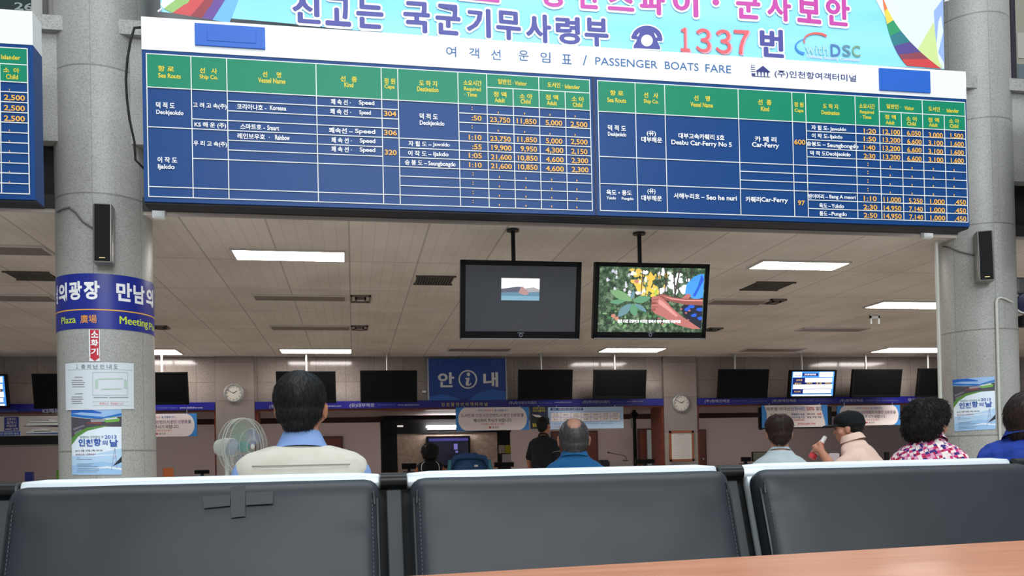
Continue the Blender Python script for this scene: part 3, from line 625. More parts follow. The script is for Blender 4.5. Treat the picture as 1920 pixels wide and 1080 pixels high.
# ------------------------------------------------------------------ counter wall
zs0 = zpx(900, 764, YW); zs1 = zpx(900, 750.5, YW)     # name strip
TH = 0.40
PIL = [(xpx(404, 700, YW), xpx(477, 700, YW)), (xpx(1241, 700, YW), xpx(1303, 700, YW))]
gap = PIL[1][0]-PIL[0][0]
PIL = [(PIL[0][0]-gap, PIL[0][1]-gap)]+PIL+[(PIL[1][0]+gap, PIL[1][1]+gap)]
zc0 = 0.80
def uvw(co, lp): return (co.x, co.z)
w = MB(); w.box((XL, YW, zs0), (XR, YW+TH, ZC), GRANW); w.uv = uvw; struct(w, 'wall_back')
for i, (a, b_) in enumerate(PIL):
    w = MB(); w.box((a, YW-0.06, 0), (b_, YW+TH, ZC-0.001), GRANW); w.uv = lambda co, lp, a=a, b_=b_: ((co.x-a)/(b_-a)*0.475-0.1, co.z-0.32)
    struct(w, 'column_'+['far_left', 'centre_left', 'centre_right', 'far_right'][i])
w = MB(); w.box((XL, YW+0.02, 0), (XR, YW+TH, zc0-0.08), GRANW); w.uv = uvw; struct(w, 'wall_counter_front')
# stone counters between the columns
CT_ = mat('counter_top', (150, 140, 132), 0.3)
cl = ['counter top in the service opening left of the left wall pillar', 'long counter top in the middle service opening', 'counter top in the service opening right of the right wall pillar']
spans = [(PIL[i][1], PIL[i+1][0]) for i in range(3)]
for i, (a, b_) in enumerate(spans):
    m = MB(); m.bbox(((a+b_)/2, YW+0.1, zc0-0.035), (b_-a-0.01, 0.75, 0.065), CT_, bevel=0.01)
    tag(m.build('service_counter'), 'stone '+cl[i], 'counter', 'service counters')
# red brown reveals
for i, (a, b_) in enumerate(spans):
    m = MB(); m.box((a, YW-0.02, zs0-0.028), (b_, YW+TH, zs0-0.001), REDW)
    m.box((a, YW-0.02, zc0), (a+0.045, YW+TH, zs0-0.028), REDW); m.box((b_-0.03, YW-0.02, zc0), (b_, YW+TH+0.15, zs0-0.028), REDW)
    struct(m, 'trim_%d' % (i+2))
# blue name strips
names = ['blue company name strip above the service opening left of the left wall pillar', 'blue company name strip under the blue information sign', 'blue company name strip right of the right wall pillar']
C2 = Crop(0, 620, 3.857); C3 = Crop(280, 640, 4.155); C4 = Crop(680, 660, 4.697); C5 = Crop(960, 660, 4.697); C6 = Crop(1240, 660, 4.697); C7 = Crop(1540, 640, 4.321)
LGR = mat('lettering_grey', (176, 178, 200), 0.5); LDIM = mat('lettering_dim', (98, 104, 160), 0.5)
YS = YW-0.075
strips = [[(C2, 'www.kshaeun.com.', -60, 130, 580, 22, LDIM), (C2, 'KS해운', 308, 430, 580, 36, LGR), (C3, '032)887-0602', 62, 215, 520, 16, LDIM), (C3, 'www.daebuhw.com', 236, 415, 516, 16, LGR)],
          [(C3, '(유)대부해운', 935, 1130, 508, 34, LGR), (C3, 'www.daebuhw.com', 1320, 1495, 503, 15, LGR), (C3, '(유)대부해운', 1560, 1755, 500, 34, LGR), (C4, '032)887-0602', 128, 290, 467, 18, LDIM), (C4, 'www.daebuhw.com', 310, 497, 464, 16, LGR), (C4, '인 천 항 연 안 여 객 터 미 널', 695, 1100, 461, 32, mat('lettering_olive', (206, 190, 96), 0.5)),
           (C5, '(주)제이에이치페리', -28, 215, 450, 34, LGR), (C5, '1544-8810', 238, 355, 448, 16, LDIM), (C5, 'www.jhferry.com', 372, 522, 444, 16, LGR), (C5, '(주)제이에이치페리', 622, 860, 442, 34, LGR), (C5, '1544-8810', 880, 990, 438, 16, LDIM), (C5, 'www.jhferry.com', 1010, 1155, 436, 16, LGR)],
          [(C6, '(주)청해진해운', 382, 605, 434, 32, LGR), (C6, '032)889-7800', 622, 760, 432, 18, LDIM), (C6, 'www.cmcline.co.kr', 780, 935, 432, 14, LDIM), (C6, '(주)청해진해운', 975, 1190, 432, 32, LGR), (C6, '032)889-7800', 1208, 1340, 430, 18, LDIM), (C6, 'www.cmcline.co.kr', 1357, 1503, 428, 14, LDIM), (C7, '(주)청해진해운', 150, 340, 482, 28, LGR), (C7, '032)889-7800', 360, 475, 479, 16, LDIM), (C7, 'www.cmcline.co.kr', 490, 625, 477, 14, LDIM), (C7, '우리고속훼리', 700, 920, 473, 28, LGR)]]
for i, (a, b_) in enumerate(spans):
    r = thing('name_strip', names[i], 'sign', ((a+b_)/2, YW, zs0), 'blue name strips over the counters')
    m = MB(); m.box((a+0.01, YW-0.07, zs0), (b_-0.01, YW-0.005, zs1), mat('strip_blue', (26, 26, 132), 0.35)); P_(m, 'panel', r)
    m = MB()
    for cr, s, x0, x1, y, h, mm in strips[i]: T(m, cr, s, x0, x1, y, h, mm, 0.015, YS)
    P_(m, 'lettering', r)
# office behind the openings
OW = mat('office_wall', (176, 160, 158), 0.7); OC = mat('office_ceiling', (150, 132, 126), 0.7)
YO = YW+7.4; zo = zs0+0.015; Y1 = YW+2.95; ZO2 = zo+0.9
w = MB(); w.box((XL, YO, 0), (XR, YO+0.1, ZO2), OW); struct(w, 'wall_office')
w = MB(); w.box((XL, YW+TH, zo), (XR, Y1, zo+0.1), OC); struct(w, 'ceiling_office_soffit')
w = MB(); w.box((XL, Y1-0.2, ZO2), (XR, YO+0.1, ZO2+0.1), OC); struct(w, 'ceiling_office')
zr0 = zpx(960, 788.5, Y1)
w = MB(); w.box((XL, Y1, zr0), (XR, Y1+0.08, ZO2), DARKW); struct(w, 'trim_6')
for i, x in enumerate((-5.5, -1.2, 2.4, 6.3, 10.5)):  # lamps added out of view above the office to brighten its interior
    r = thing('office_lamp', ['lamp in the office behind the far left counter', 'lamp in the office behind the left clock pillar', 'lamp in the office behind the information counter', 'lamp in the office behind the right clock pillar', 'lamp in the office behind the far right counter'][i], 'ceiling light', (x, YW+4.6, ZO2), 'office ceiling lamps')
    m = MB(); m.box((x-1.0, YW+4.4, ZO2-0.045), (x+1.0, YW+4.8, ZO2-0.001), LAMPF); P_(m, 'housing', r)
    m = MB(); m.box((x-0.98, YW+4.42, ZO2-0.06), (x+0.98, YW+4.78, ZO2-0.046), mat('office_diffuser', (255, 246, 240), 0.5, emit=15.0)); P_(m, 'diffuser', r)
def px_box(mb, px0, py0, px1, py1, Y, depth, material, bevel=0.004):
    a = PY(px0, (py0+py1)/2, Y); b_ = PY(px1, (py0+py1)/2, Y); t = PY((px0+px1)/2, py0, Y); u = PY((px0+px1)/2, py1, Y)
    mb.bbox(((a.x+b_.x)/2, Y+depth/2, (t.z+u.z)/2), (b_.x-a.x, depth, t.z-u.z), material, bevel=bevel); return (a.x, b_.x, u.z, t.z)
# doors in the office wall
def door(i, px0, px1, ptop, Y, extra=None):
    a = xpx(px0, 840, Y); b_ = xpx(px1, 840, Y); z = zpx((px0+px1)/2, ptop, Y)
    m = MB(); m.box((a, Y-0.03, 0), (b_, Y+0.05, z), DARKW); m.box((a+0.05, Y-0.045, 0), (b_-0.05, Y-0.028, z-0.05), mat('door_brown', (92, 40, 28), 0.45)); m.ell((b_-0.12, Y-0.07, 0.9), (0.03, 0.03, 0.03), STEEL)
    if extra: extra(m, a, b_, z, Y)
    struct(m, 'door_%d' % i)
door(1, 598, 643, 818, YO-0.06); door(2, 1034, 1121, 808, YO-0.06); door(3, 1300, 1324, 805, YO-0.06)
door(4, 1196, 1262, 803, YO-0.5)
m = MB(); m.box((xpx(1214, 840, YO-0.62), YO-0.62, 0), (xpx(1222, 840, YO-0.62), YO-0.58, zpx(1218, 806, YO-0.62)), mat('door_frame_grey', (150, 160, 160), 0.4)); m.box((xpx(1222, 840, YO-0.6), YO-0.6, 0), (xpx(1240, 840, YO-0.6), YO-0.56, zpx(1218, 810, YO-0.62)), BLACKM); struct(m, 'trim_7')
m = MB(); a = xpx(1188, 800, YW+1.5); m.box((a, YW+1.5, 0), (a+0.055, YW+1.56, zo), BLACKM); m.box((a-0.03, YW+1.48, zpx(1190, 782, YW+1.5)), (a+0.085, YW+1.58, zpx(1190, 773, YW+1.5)), BLACKM); tag(m.build('black_post'), 'slim black post inside the middle opening left of the red-brown jamb', 'post')
m = MB(); px_box(m, 1183, 784, 1187, 803, YW+1.45, 0.02, mat('pale_tag', (196, 194, 190), 0.5)); tag(m.build('paper_strip'), 'small pale paper strip beside the slim black post', 'paper', 'papers behind the counters')
m = MB(); px_box(m, 1304.5, 813, 1310.5, 835, YO-0.117, 0.01, WHITE, 0.001); tag(m.build('paper_strip'), 'white paper strip right of the right wall pillar, beside the framed notice', 'paper', 'papers behind the counters')
# information booth
YI = YW+2.6
IB = thing('information_booth', 'black and beige booth wall behind the information counter', 'booth', (xpx(830, 870, YI), YI, 0))
m = MB(); px_box(m, 716, 786, 746, 1000, YI-0.1, 0.5, BLACKM); P_(m, 'post', IB)
m = MB(); px_box(m, 934, 786, 958, 1000, YI-0.1, 0.5, BLACKM); P_(m, 'post', IB)
m = MB(); px_box(m, 716, 786, 958, 812, YI-0.12, 0.5, BLACKM); P_(m, 'canopy', IB)
m = MB(); sm = mat('beige_stone', (214, 192, 170), 0.5); vary(sm, (190, 166, 144), 14, 5); px_box(m, 746, 808, 934, 1000, YI-0.09, 0.1, sm); P_(m, 'panel', IB)
for px in ((744, 755, 798, 800), (783, 802, 799, 801)):
    pass
m = MB(); px_box(m, 800, 797.8, 880, 801, YI-0.24, 0.119, mat('tube_white', (250, 246, 250), 0.5, emit=26.0), 0.002); px_box(m, 801, 801.8, 880, 806, YI-0.15, 0.029, mat('lamp_body_grey', (128, 118, 128), 0.5)); tag(m.build('tube_lamp'), 'tube lamp on the black head of the information booth', 'lamp')
m = MB(); px_box(m, 745, 797.5, 756, 800.5, YI-0.17, 0.0506, mat('spot_white', (240, 236, 230), 0.5, emit=0.6), 0.002); tag(m.build('spot_lamp'), 'tiny round spot lamp on the black booth head left of the tube lamp', 'lamp')
tvr = thing('television', 'dark television on the beige booth wall behind the woman at the counter', 'television', (xpx(841, 850, YI), YI-0.12, zpx(841, 872, YI)))
m = MB(); px_box(m, 800, 817.5, 882, 878, YI-0.16, 0.069, BLACK); P_(m, 'housing', tvr)
m = MB(); px_box(m, 804, 821, 878, 872, YI-0.165, 0.005, mat('screen_dim', (30, 28, 50), 0.15, emit=0.25), 0.001); tsc = P_(m, 'screen', tvr)
m = MB(); px_box(m, 804, 822, 878, 827, YI-0.169, 0.003, mat('screen_violet', (70, 64, 140), 0.3, emit=0.4), 0.0005); px_box(m, 851, 832, 858, 843, YI-0.169, 0.003, mat('screen_lilac', (130, 126, 200), 0.3, emit=0.5), 0.0005); px_box(m, 854, 845, 859, 849, YI-0.169, 0.003, MATS['screen_lilac'], 0.0005); P_(m, 'screen_picture', tsc)
for (q, c_, lb) in (((935, 834.5, 946.5, 850), (172, 156, 146), 'beige note on the black booth post, left of the yellow one'), ((947, 834.5, 958, 850), (180, 170, 44), 'yellow note on the black booth post'), ((941.5, 851.5, 958, 867), (190, 186, 184), 'white notice sheet under the yellow note on the booth post')):
    m = MB(); px_box(m, *q, YI-0.115, 0.01, mat('note_%d' % c_[0], c_, 0.6), 0.001); tag(m.build('paper_note'), lb, 'paper', 'papers on the booth post')

# ------------------------------------------------------------------ hanging notices below the strips
SW = mat('sign_white', (236, 226, 226), 0.5); SB = mat('sign_bright_blue', (58, 138, 216), 0.5); SBP = mat('sign_pale_blue', (176, 206, 236), 0.5)
PUR = mat('ink_purple', (136, 84, 136), 0.5); DGR = mat('ink_grey', (84, 80, 88), 0.5); RED = mat('ink_red', (206, 74, 76), 0.5); INKB = mat('ink_blue', (60, 100, 176), 0.5)
YH2 = YW-0.14
def hang(name, q, label, base):
    a = PY(q[0], (q[1]+q[3])/2, YH2)
    r = thing(name, label, 'sign', (PY((q[0]+q[2])/2, q[3], YH2)), 'notices hanging under the blue strips')
    m = MB(); m.bd = px_box(m, *q, YH2, 0.03, base, 0.003); r['_bd'] = m.bd
    for xx in (m.bd[0]+0.15, m.bd[1]-0.15): m.box((xx-0.006, YH2+0.01, m.bd[3]-0.01), (xx+0.006, YH2+0.02, zs0+0.01), STEEL)
    P_(m, 'panel', r); return r
def oval(mb, bd, material, rx=0.9, y=None):
    x0, x1, z0, z1 = bd; y = y or YH2-0.003; cx = (x0+x1)/2; cz = (z0+z1)/2; hw = (x1-x0)/2*rx; hh = (z1-z0)/2*0.995; cr_ = hh*1.15
    pts = []
    for k in range(17):
        an = math.pi/2-math.pi*k/16; dz = hh*math.sin(an); pts.append((cx+hw-cr_*0.75*(1-math.cos(an*0.92)), y, cz+dz))
    pts += [(2*cx-p[0], y, p[2]) for p in pts[::-1]]; mb.poly(pts, material)
def id_sign(q, label, cr, sc=1.0, dx=0, dy=0):
    r = hang('notice_sign', q, label, SB); bd = r['_bd']; del r['_bd']
    m = MB(); oval(m, bd, SW, 0.94)
    x0, x1, z0, z1 = bd; W = x1-x0; Hh = z1-z0
    def tt(s, u, v, wu, hv, mm, b=0.01): m.text(s, (x0+W*u, YH2-0.006, z1-Hh*v), (W*wu, 0, 0), (0, 0, Hh*hv), mm, b)
    tt('- 여객선', 0.33, 0.14, 0.11, 0.10, INKB); tt('부정승선', 0.45, 0.14, 0.12, 0.10, RED); tt('을 근절합시다 -', 0.625, 0.14, 0.2, 0.10, INKB)
    tt('도서민과 인천시민은', 0.28, 0.35, 0.43, 0.16, PUR, 0.015); tt('반드시', 0.565, 0.35, 0.13, 0.16, DGR, 0.015); tt('본인 신분증', 0.76, 0.35, 0.23, 0.16, PUR, 0.015); tt('을', 0.905, 0.35, 0.04, 0.16, DGR, 0.015)
    tt('제시하여 주시기 바랍니다.', 0.5, 0.57, 0.53, 0.16, DGR, 0.015); tt('- 미 지참시, 매표 및 승선 불가 -', 0.5, 0.73, 0.34, 0.075, RED); tt('옹진군', 0.535, 0.87, 0.09, 0.085, DGR)
    m.ell((x0+W*0.46, YH2-0.004, z1-Hh*0.87), (W*0.017, 0.002, Hh*0.045), RED)
    P_(m, 'printed_face', r); return r
id_sign((229, 776, 369, 819), 'white oval on blue notice sign beside the left column, half hidden by it', C3)
id_sign((855, 763.5, 992, 807), 'white oval on blue notice sign directly under the information counter name', C4)
id_sign((1570, 760, 1688, 797.5), 'white oval on blue notice sign above the man in the black cap', C7)
# discount notice
r = hang('notice_sign', (1429, 759.5, 1552, 801), 'white discount notice reading 50% above the young man in grey', SB); bd = r['_bd']; del r['_bd']
m = MB(); x0, x1, z0, z1 = bd; W = x1-x0; Hh = z1-z0; y = YH2-0.003
m.poly([(x0+W*(0.035+0.035*math.sin(math.pi*k/10)), y, z0+Hh*(1-k/10)) for k in range(11)]+[(x0+W*(0.93+0.03*math.cos(math.pi*k/10)), y, z0+Hh*k/10) for k in range(11)], SW)
for s, u, v, wu, hv, mm in (('제주행 여객선', 0.24, 0.17, 0.36, 0.16, DGR), ('인천시민', 0.54, 0.17, 0.21, 0.16, INKB), ('50%', 0.735, 0.17, 0.12, 0.16, RED), ('할인', 0.87, 0.17, 0.1, 0.16, DGR), ('· 매주 월', 0.15, 0.41, 0.1, 0.08, mat('ink_olive', (140, 150, 80), 0.5)), ('18시 30분 출항', 0.29, 0.41, 0.16, 0.07, DGR), ('· 매주 수', 0.15, 0.52, 0.1, 0.08, MATS['ink_olive']), ('19시 00분', 0.27, 0.52, 0.12, 0.07, DGR), ('· 매주 금', 0.15, 0.64, 0.1, 0.08, MATS['ink_olive']), ('특별할인 요금', 0.54, 0.42, 0.2, 0.1, INKB), ('제주 왕복', 0.74, 0.42, 0.12, 0.09, DGR), ('50%', 0.87, 0.42, 0.07, 0.1, RED), ('여객터미널 기간', 0.54, 0.56, 0.2, 0.1, INKB), ('평일, 주말 적용', 0.79, 0.56, 0.22, 0.09, DGR), ('* 유류할증료 별도', 0.55, 0.68, 0.18, 0.07, RED), ('문의)032)889-7800', 0.67, 0.86, 0.27, 0.1, RED)):
    m.text(s, (x0+W*u, y-0.003, z1-Hh*v), (W*wu, 0, 0), (0, 0, Hh*hv), mm, 0.012)
P_(m, 'printed_face', r)
m = MB(); px_box(m, 1424, 763, 1560, 803.5, YH2+0.06, 0.06, BLACK); px_box(m, 1425, 775, 1430, 806, YH2+0.05, 0.05, BLACK); tag(m.build('display_panel'), 'black display panel behind the 50% discount notice', 'display')
# fare table and mountain poster
r = hang('notice_sign', (1028, 763, 1169, 804), 'pale blue fare table notice above the bald man in the blue polo', SBP); bd = r['_bd']; del r['_bd']
m = MB(); x0, x1, z0, z1 = bd; W = x1-x0; Hh = z1-z0; y = YH2-0.003
def rr(u0, u1, v0, v1, mm, e=0): m.box((x0+W*u0, y-e-0.002, z1-Hh*v1), (x0+W*u1, y-e, z1-Hh*v0), mm)
rr(0.03, 0.46, 0.03, 0.15, mat('notice_navy', (24, 66, 120), 0.5)); m.text('인천 - 백령/대청/소청 요금표 안내', (x0+W*0.245, y-0.005, z1-Hh*0.09), (W*0.38, 0, 0), (0, 0, Hh*0.07), SW, 0.01)
rr(0.03, 0.955, 0.24, 0.66, SW)
for u in (0.03, 0.165, 0.295, 0.43, 0.56, 0.69, 0.825, 0.955): rr(u-0.0015, u+0.0015, 0.24, 0.66, SB, 0.002)
for v in (0.24, 0.47, 0.66): rr(0.03, 0.955, v-0.006, v+0.006, SB, 0.002)
for k, (s, s2) in enumerate((('구  분', '(1인기준)'), ('일반', ''), ('소아/', '초등학생'), ('중학생', ''), ('대학생', ''), ('인천시민', '(도서민 할인)'), ('인천시민', '(왕복 할인)'))):
    uc = 0.0975+0.1325*k; m.text(s, (x0+W*uc, y-0.005, z1-Hh*(0.32 if s2 else 0.35)), (W*0.06, 0, 0), (0, 0, Hh*0.07), DGR, 0.01)
    if s2: m.text(s2, (x0+W*uc, y-0.005, z1-Hh*0.41), (W*0.075, 0, 0), (0, 0, Hh*0.06), DGR, 0.01)
for k, s in enumerate(('편 도', '65,500', '32,750', '59,000', '52,500', '32,750', '26,200')): m.text(s, (x0+W*(0.0975+0.1325*k), y-0.005, z1-Hh*0.56), (W*0.055, 0, 0), (0, 0, Hh*0.07), DGR, 0.01)
m.text('* 인천시민, 도서민 할인은 신분증을 제시하여 주시기 바랍니다 (032-761-1950)', (x0+W*0.45, y-0.005, z1-Hh*0.77), (W*0.8, 0, 0), (0, 0, Hh*0.06), INKB, 0.01)
m.text('* 유류할증료 포함', (x0+W*0.16, y-0.005, z1-Hh*0.9), (W*0.2, 0, 0), (0, 0, Hh*0.06), RED, 0.01)
P_(m, 'printed_face', r)
r = hang('notice_sign', (994, 763, 1027, 804), 'dark navy notice with yellow letters left of the fare table notice', mat('notice_deep', (34, 44, 84), 0.5)); bd = r['_bd']; del r['_bd']
m = MB(); x0, x1, z0, z1 = bd; W = x1-x0; Hh = z1-z0; YEL2 = mat('ink_yellow', (206, 196, 60), 0.5)
for s, v in (('인천항-제주도', 0.06), ('하모니플라워', 0.18)): m.text(s, (x0+W*0.5, y-0.003, z1-Hh*v), (W*0.7, 0, 0), (0, 0, Hh*0.1), YEL2, 0.02)
m.poly([(x0+W*a_, y, z1-Hh*b2_) for a_, b2_ in ((0.1, 0.34), (0.55, 0.38), (0.72, 0.5), (0.3, 0.45))], SW); m.poly([(x0+W*a_, y, z1-Hh*b2_) for a_, b2_ in ((0.05, 0.38), (0.3, 0.46), (0.72, 0.5), (0.6, 0.98), (0.08, 0.98))], mat('hull_dark', (30, 38, 36), 0.5))
m.text('절찬', (x0+W*0.24, y-0.004, z1-Hh*0.83), (W*0.25, 0, 0), (0, 0, Hh*0.15), YEL2, 0.03)
P_(m, 'printed_face', r)
# ship sign at the left
SHW = mat('sign_grey_white', (206, 198, 194), 0.5)
r = hang('notice_sign', (-70, 780.5, 150, 817), 'grey white notice with two white ferries left of the left column', SHW); del r['_bd']
m = MB(); y = YH2-0.003
CS = Crop(0, 740, 6.75)
def sp(pts, mm, e=0): m.poly([PY(*CS(*p), y-e) for p in pts], mm)
sp([(52, 285), (238, 280), (240, 455), (54, 460)], SIGNB); sp([(-60, 470), (256, 462), (256, 515), (-60, 525)], PANELB)
for s, yc in (('신용카드', 310), ('결제시', 352), ('비밀번호', 394), ('4자리 입력', 436)): T(m, CS, s, 84 if '4' not in s else 66, 206 if '4' not in s else 226, yc, 34, SHW, 0.02, y-0.003)
T(m, CS, '승선인 할인혜택 증정-', -50, 245, 494, 34, SHW, 0.02, y-0.003)
HULL = mat('hull_navy', (30, 32, 54), 0.5)
sp([(290, 396), (735, 386), (735, 410), (600, 404), (300, 402)], HULL); sp([(330, 380), (370, 350), (735, 345), (735, 384), (330, 392)], WHITE, 0.001); sp([(370, 352), (735, 346), (735, 354), (372, 358)], HULL, 0.002); sp([(375, 318), (640, 312), (720, 330), (735, 346), (370, 350)], WHITE, 0.001); sp([(385, 322), (620, 318), (620, 325), (380, 328)], HULL, 0.002)
sp([(312, 490), (735, 478), (735, 500), (330, 498)], INKB, 0.001); sp([(340, 470), (430, 450), (640, 446), (735, 470), (735, 480), (330, 488)], WHITE, 0.001); sp([(430, 462), (650, 455), (650, 462), (430, 470)], HULL, 0.002); sp([(400, 440), (560, 425), (640, 446), (380, 452)], WHITE, 0.001)
P_(m, 'printed_face', r)
m = MB(); px_box(m, -200, 818.5, 150, 834.5, YW+0.05, 0.12, BLACKM); px_box(m, -200, 835, 150, 838, YW+0.05, 0.14, mat('rail_grey', (120, 112, 104), 0.4)); tag(m.build('roller_shutter_box'), 'long black box under the ferry notice left of the left column', 'shutter box')  # black box stands in for the dark shadow band below the notice

# ------------------------------------------------------------------ information sign, clocks, framed notice
IS = thing('information_sign', 'blue information sign with large white letters and a circled i on the back wall', 'sign', PY(875, 751, YW-0.1))
m = MB(); bd = px_box(m, 803, 672, 949, 749.3, YW-0.1, 0.08, mat('info_blue', (16, 58, 138), 0.35)); P_(m, 'panel', IS)
m = MB(); x0, x1, z0, z1 = bd
for xx in (x0, x1): m.box((xx-0.008, YW-0.11, z0), (xx+0.008, YW-0.02, z1), mat('frame_silver', (170, 176, 186), 0.4))
P_(m, 'edge_trim', IS)
m = MB(); LS = mat('lettering_silver', (206, 208, 210), 0.5); YI2 = YW-0.106
T(m, C4, '안', 663, 806, 245, 132, LS, 0.03, YI2); T(m, C4, '내', 1062, 1193, 242, 128, LS, 0.03, YI2)
c_ = PY(*C4(926, 241), YI2); rr_ = (PY(*C4(1006, 241), YI2).x-PY(*C4(846, 241), YI2).x)/2
m.tube([(c_.x+rr_*0.95*math.cos(a*math.pi/24), YI2, c_.z+rr_*0.95*math.sin(a*math.pi/24)) for a in range(48)], 0.014, LS, 6, closed=True)
def cp(x, y): return PY(*C4(x, y), YI2)
m.ell(cp(932, 197), (0.03, 0.004, 0.033), LS); m.poly([cp(*p) for p in ((905, 228), (942, 226), (934, 276), (938, 288), (956, 268), (958, 280), (940, 298), (912, 296), (906, 284), (914, 240), (904, 240))], LS)
P_(m, 'lettering', IS)
m = MB(); sw2 = mat('info_swirl', (36, 92, 176), 0.4)
for (cx_, cy2, rr2) in ((655, 110, 34), (1175, 105, 30)):
    cc = cp(cx_, cy2); m.tube([(cc.x+rr2*0.0016*k2*math.cos(k2*6), YI2+0.004, cc.z+rr2*0.0016*k2*math.sin(k2*6)) for k2 in [i/20 for i in range(4, 34)]], 0.008, sw2, 5)
m.poly([PY(*C4(*p), YI2+0.004) for p in ((930, 425), (1020, 360), (1140, 330), (1262, 345), (1262, 425))], sw2); m.poly([PY(*C4(*p), YI2+0.004) for p in ((580, 395), (700, 370), (820, 400), (870, 425), (580, 428))], sw2)
P_(m, 'printed_swirls', IS)
m = MB(); px_box(m, 792, 732.5, 799, 736, YW-0.05, 0.04, WHITE, 0.002); tag(m.build('wall_socket'), 'tiny white socket left of the blue information sign', 'socket')
def clock(px, py, rad, label):
    Y = YW-0.06; c_ = PY(px, py, Y); r_ = PY(px+rad, py, Y).x-c_.x
    r = thing('wall_clock', label, 'clock', c_, 'round wall clocks')
    m = MB(); m.lathe([(r_*0.80, 0.035), (r_*0.86, 0.055), (r_, 0.04), (r_, 0.0)], c_, mat('clock_rim', (140, 143, 143), 0.35), Vector((0, -1, 0)), 40); m.smooth = 'auto'; P_(m, 'rim', r)
    m = MB(); m.lathe([(r_*0.87, 0.0), (r_*0.87, 0.038)], c_, mat('clock_face', (206, 204, 196), 0.4), Vector((0, -1, 0)), 40); P_(m, 'dial', r)
    m = MB(); yy = Y-0.041
    for k in range(12):
        an = k*math.pi/6; m.text(str(k or 12) if k != 1 else '\uff11', (c_.x+r_*0.68*math.sin(an), yy, c_.z+r_*0.68*math.cos(an)), (r_*0.13*(1+(k in (0, 10, 11))*0.6), 0, 0), (0, 0, r_*0.17), DGR, 0.01)
    P_(m, 'numerals', r)
    for nm, an, ln, w_ in (('hour_hand', 57, 0.45, 0.05), ('minute_hand', 297, 0.72, 0.035)):
        m = MB(); an = math.radians(an); d = Vector((math.sin(an), 0, math.cos(an))); n_ = Vector((d.z, 0, -d.x))*r_*w_; b0 = Vector((c_.x, yy-0.003, c_.z))
        m.poly([b0-n_, b0+n_, b0+d*r_*ln+n_*0.5, b0+d*r_*ln-n_*0.5], BLACKM); P_(m, nm, r)
clock(438.5, 737.5, 18.7, 'round grey wall clock on the left wall pillar above the fan')
clock(1276, 756, 16.3, 'round grey wall clock on the right wall pillar above a framed notice')
FN = thing('framed_notice', 'white notice in a brown wooden frame on the right wall pillar', 'framed notice', PY(1277, 866, YW-0.09))
m = MB(); FW = mat('frame_wood', (138, 78, 48), 0.4); bd = px_box(m, 1255, 807.5, 1300.5, 865, YW-0.075, 0.012, FW, 0.002)
x0, x1, z0, z1 = bd
for q in (((x0, z0), (x1, z0+0.04)), ((x0, z1-0.04), (x1, z1)), ((x0, z0), (x0+0.035, z1)), ((x1-0.035, z0), (x1, z1))): m.box((q[0][0], YW-0.095, q[0][1]), (q[1][0], YW-0.075, q[1][1]), FW)
P_(m, 'frame', FN)
m = MB(); m.box((x0+0.035, YW-0.08, z0+0.04), (x1-0.035, YW-0.076, z1-0.04), mat('notice_paper', (206, 204, 200), 0.5))
for k in range(16):
    v = z1-0.10-k*0.024; m.box((x0+0.08+(0.1 if k > 7 and k % 2 else 0), YW-0.083, v), (x1-0.08, YW-0.08, v+0.003), mat('paper_ink', (158, 156, 152), 0.6))
m.text('여객운송약관', ((x0+x1)/2, YW-0.083, z1-0.075), (0.14, 0, 0), (0, 0, 0.022), mat('paper_ink_dark', (120, 118, 114), 0.6), 0.01); P_(m, 'sheet', FN)

# ------------------------------------------------------------------ televisions along the counter wall
TVB = mat('tv_black', (9, 9, 10), 0.45, spec=0.15); TVS = mat('tv_screen_off', (5, 5, 6), 0.4, spec=0.12)
POLE = mat('tv_pole', (186, 184, 178), 0.35, 0.6)
SCREEN = {}
def tilt_tv(tl, tr, bl, br, Y, label, group, name='television', tilt=11, pole='wall', lit=None, polex=None, polem=None, bez=0.025):
    A_ = PY(*tl, Y); B_ = PY(*tr, Y); c_ = (A_+B_)/2
    wdt = B_.x-A_.x; th = math.radians(tilt)
    # true height so that the bottom edge meets the measured line on the tilted plane
    d = ray((bl[0]+br[0])/2, (bl[1]+br[1])/2); nrm = Vector((0, -math.cos(th), -math.sin(th))); t = (c_-CO).dot(nrm)/d.dot(nrm); hgt = (c_-(CO+d*t)).length
    ax = Vector((1, 0, 0)); dn = Vector((0, math.sin(th), -math.cos(th))); out = nrm
    def L(u, v, w=0): return c_+ax*u+dn*v+out*w
    M = Matrix((ax, -out, -dn)).transposed()
    r = thing(name, label, 'television', L(0, hgt/2, -0.04), group)
    m = MB(); m.bbox(L(0, hgt/2, -0.03), (wdt, 0.06, hgt), TVB, M, 0.006); m.bbox(L(0, hgt/2, -0.08), (wdt*0.6, 0.06, hgt*0.6), TVB, M, 0.01)
    e = bez
    BZ = TVB; m.bbox(L(0, e/2, 0.004), (wdt, 0.012, e), BZ, M, 0.002); m.bbox(L(0, hgt-e*0.8, 0.004), (wdt, 0.012, e*1.6), BZ, M, 0.002)
    for s_ in (-1, 1): m.bbox(L(s_*(wdt-e)/2, hgt/2, 0.004), (e, 0.012, hgt), BZ, M, 0.002)
    P_(m, 'housing', r)
    m = MB(); m.bbox(L(0, (hgt-0.6*e)/2, 0.001), (wdt-2*e, 0.004, hgt-2.6*e), lit or TVS, M); SCREEN[r.name] = P_(m, 'screen', r)
    px_ = c_.x if polex is None else polex
    m = MB(); top = ZC-0.002 if pole == 'wall' else pole; yb = c_.y+0.10
    m.tube([(px_, yb, top), (px_, yb, c_.z-hgt*0.45)], 0.017, polem or POLE, 10); m.lathe([(0.05, 0), (0.05, -0.015)], (px_, yb, top), polem or POLE, n=16); m.bbox((px_, yb-0.0, c_.z-hgt*0.3), (0.16, 0.1, 0.14), BLACKM, bevel=0.01); m.smooth = 'auto'; P_(m, 'ceiling_pole', r)
    return r, L, wdt, hgt, M
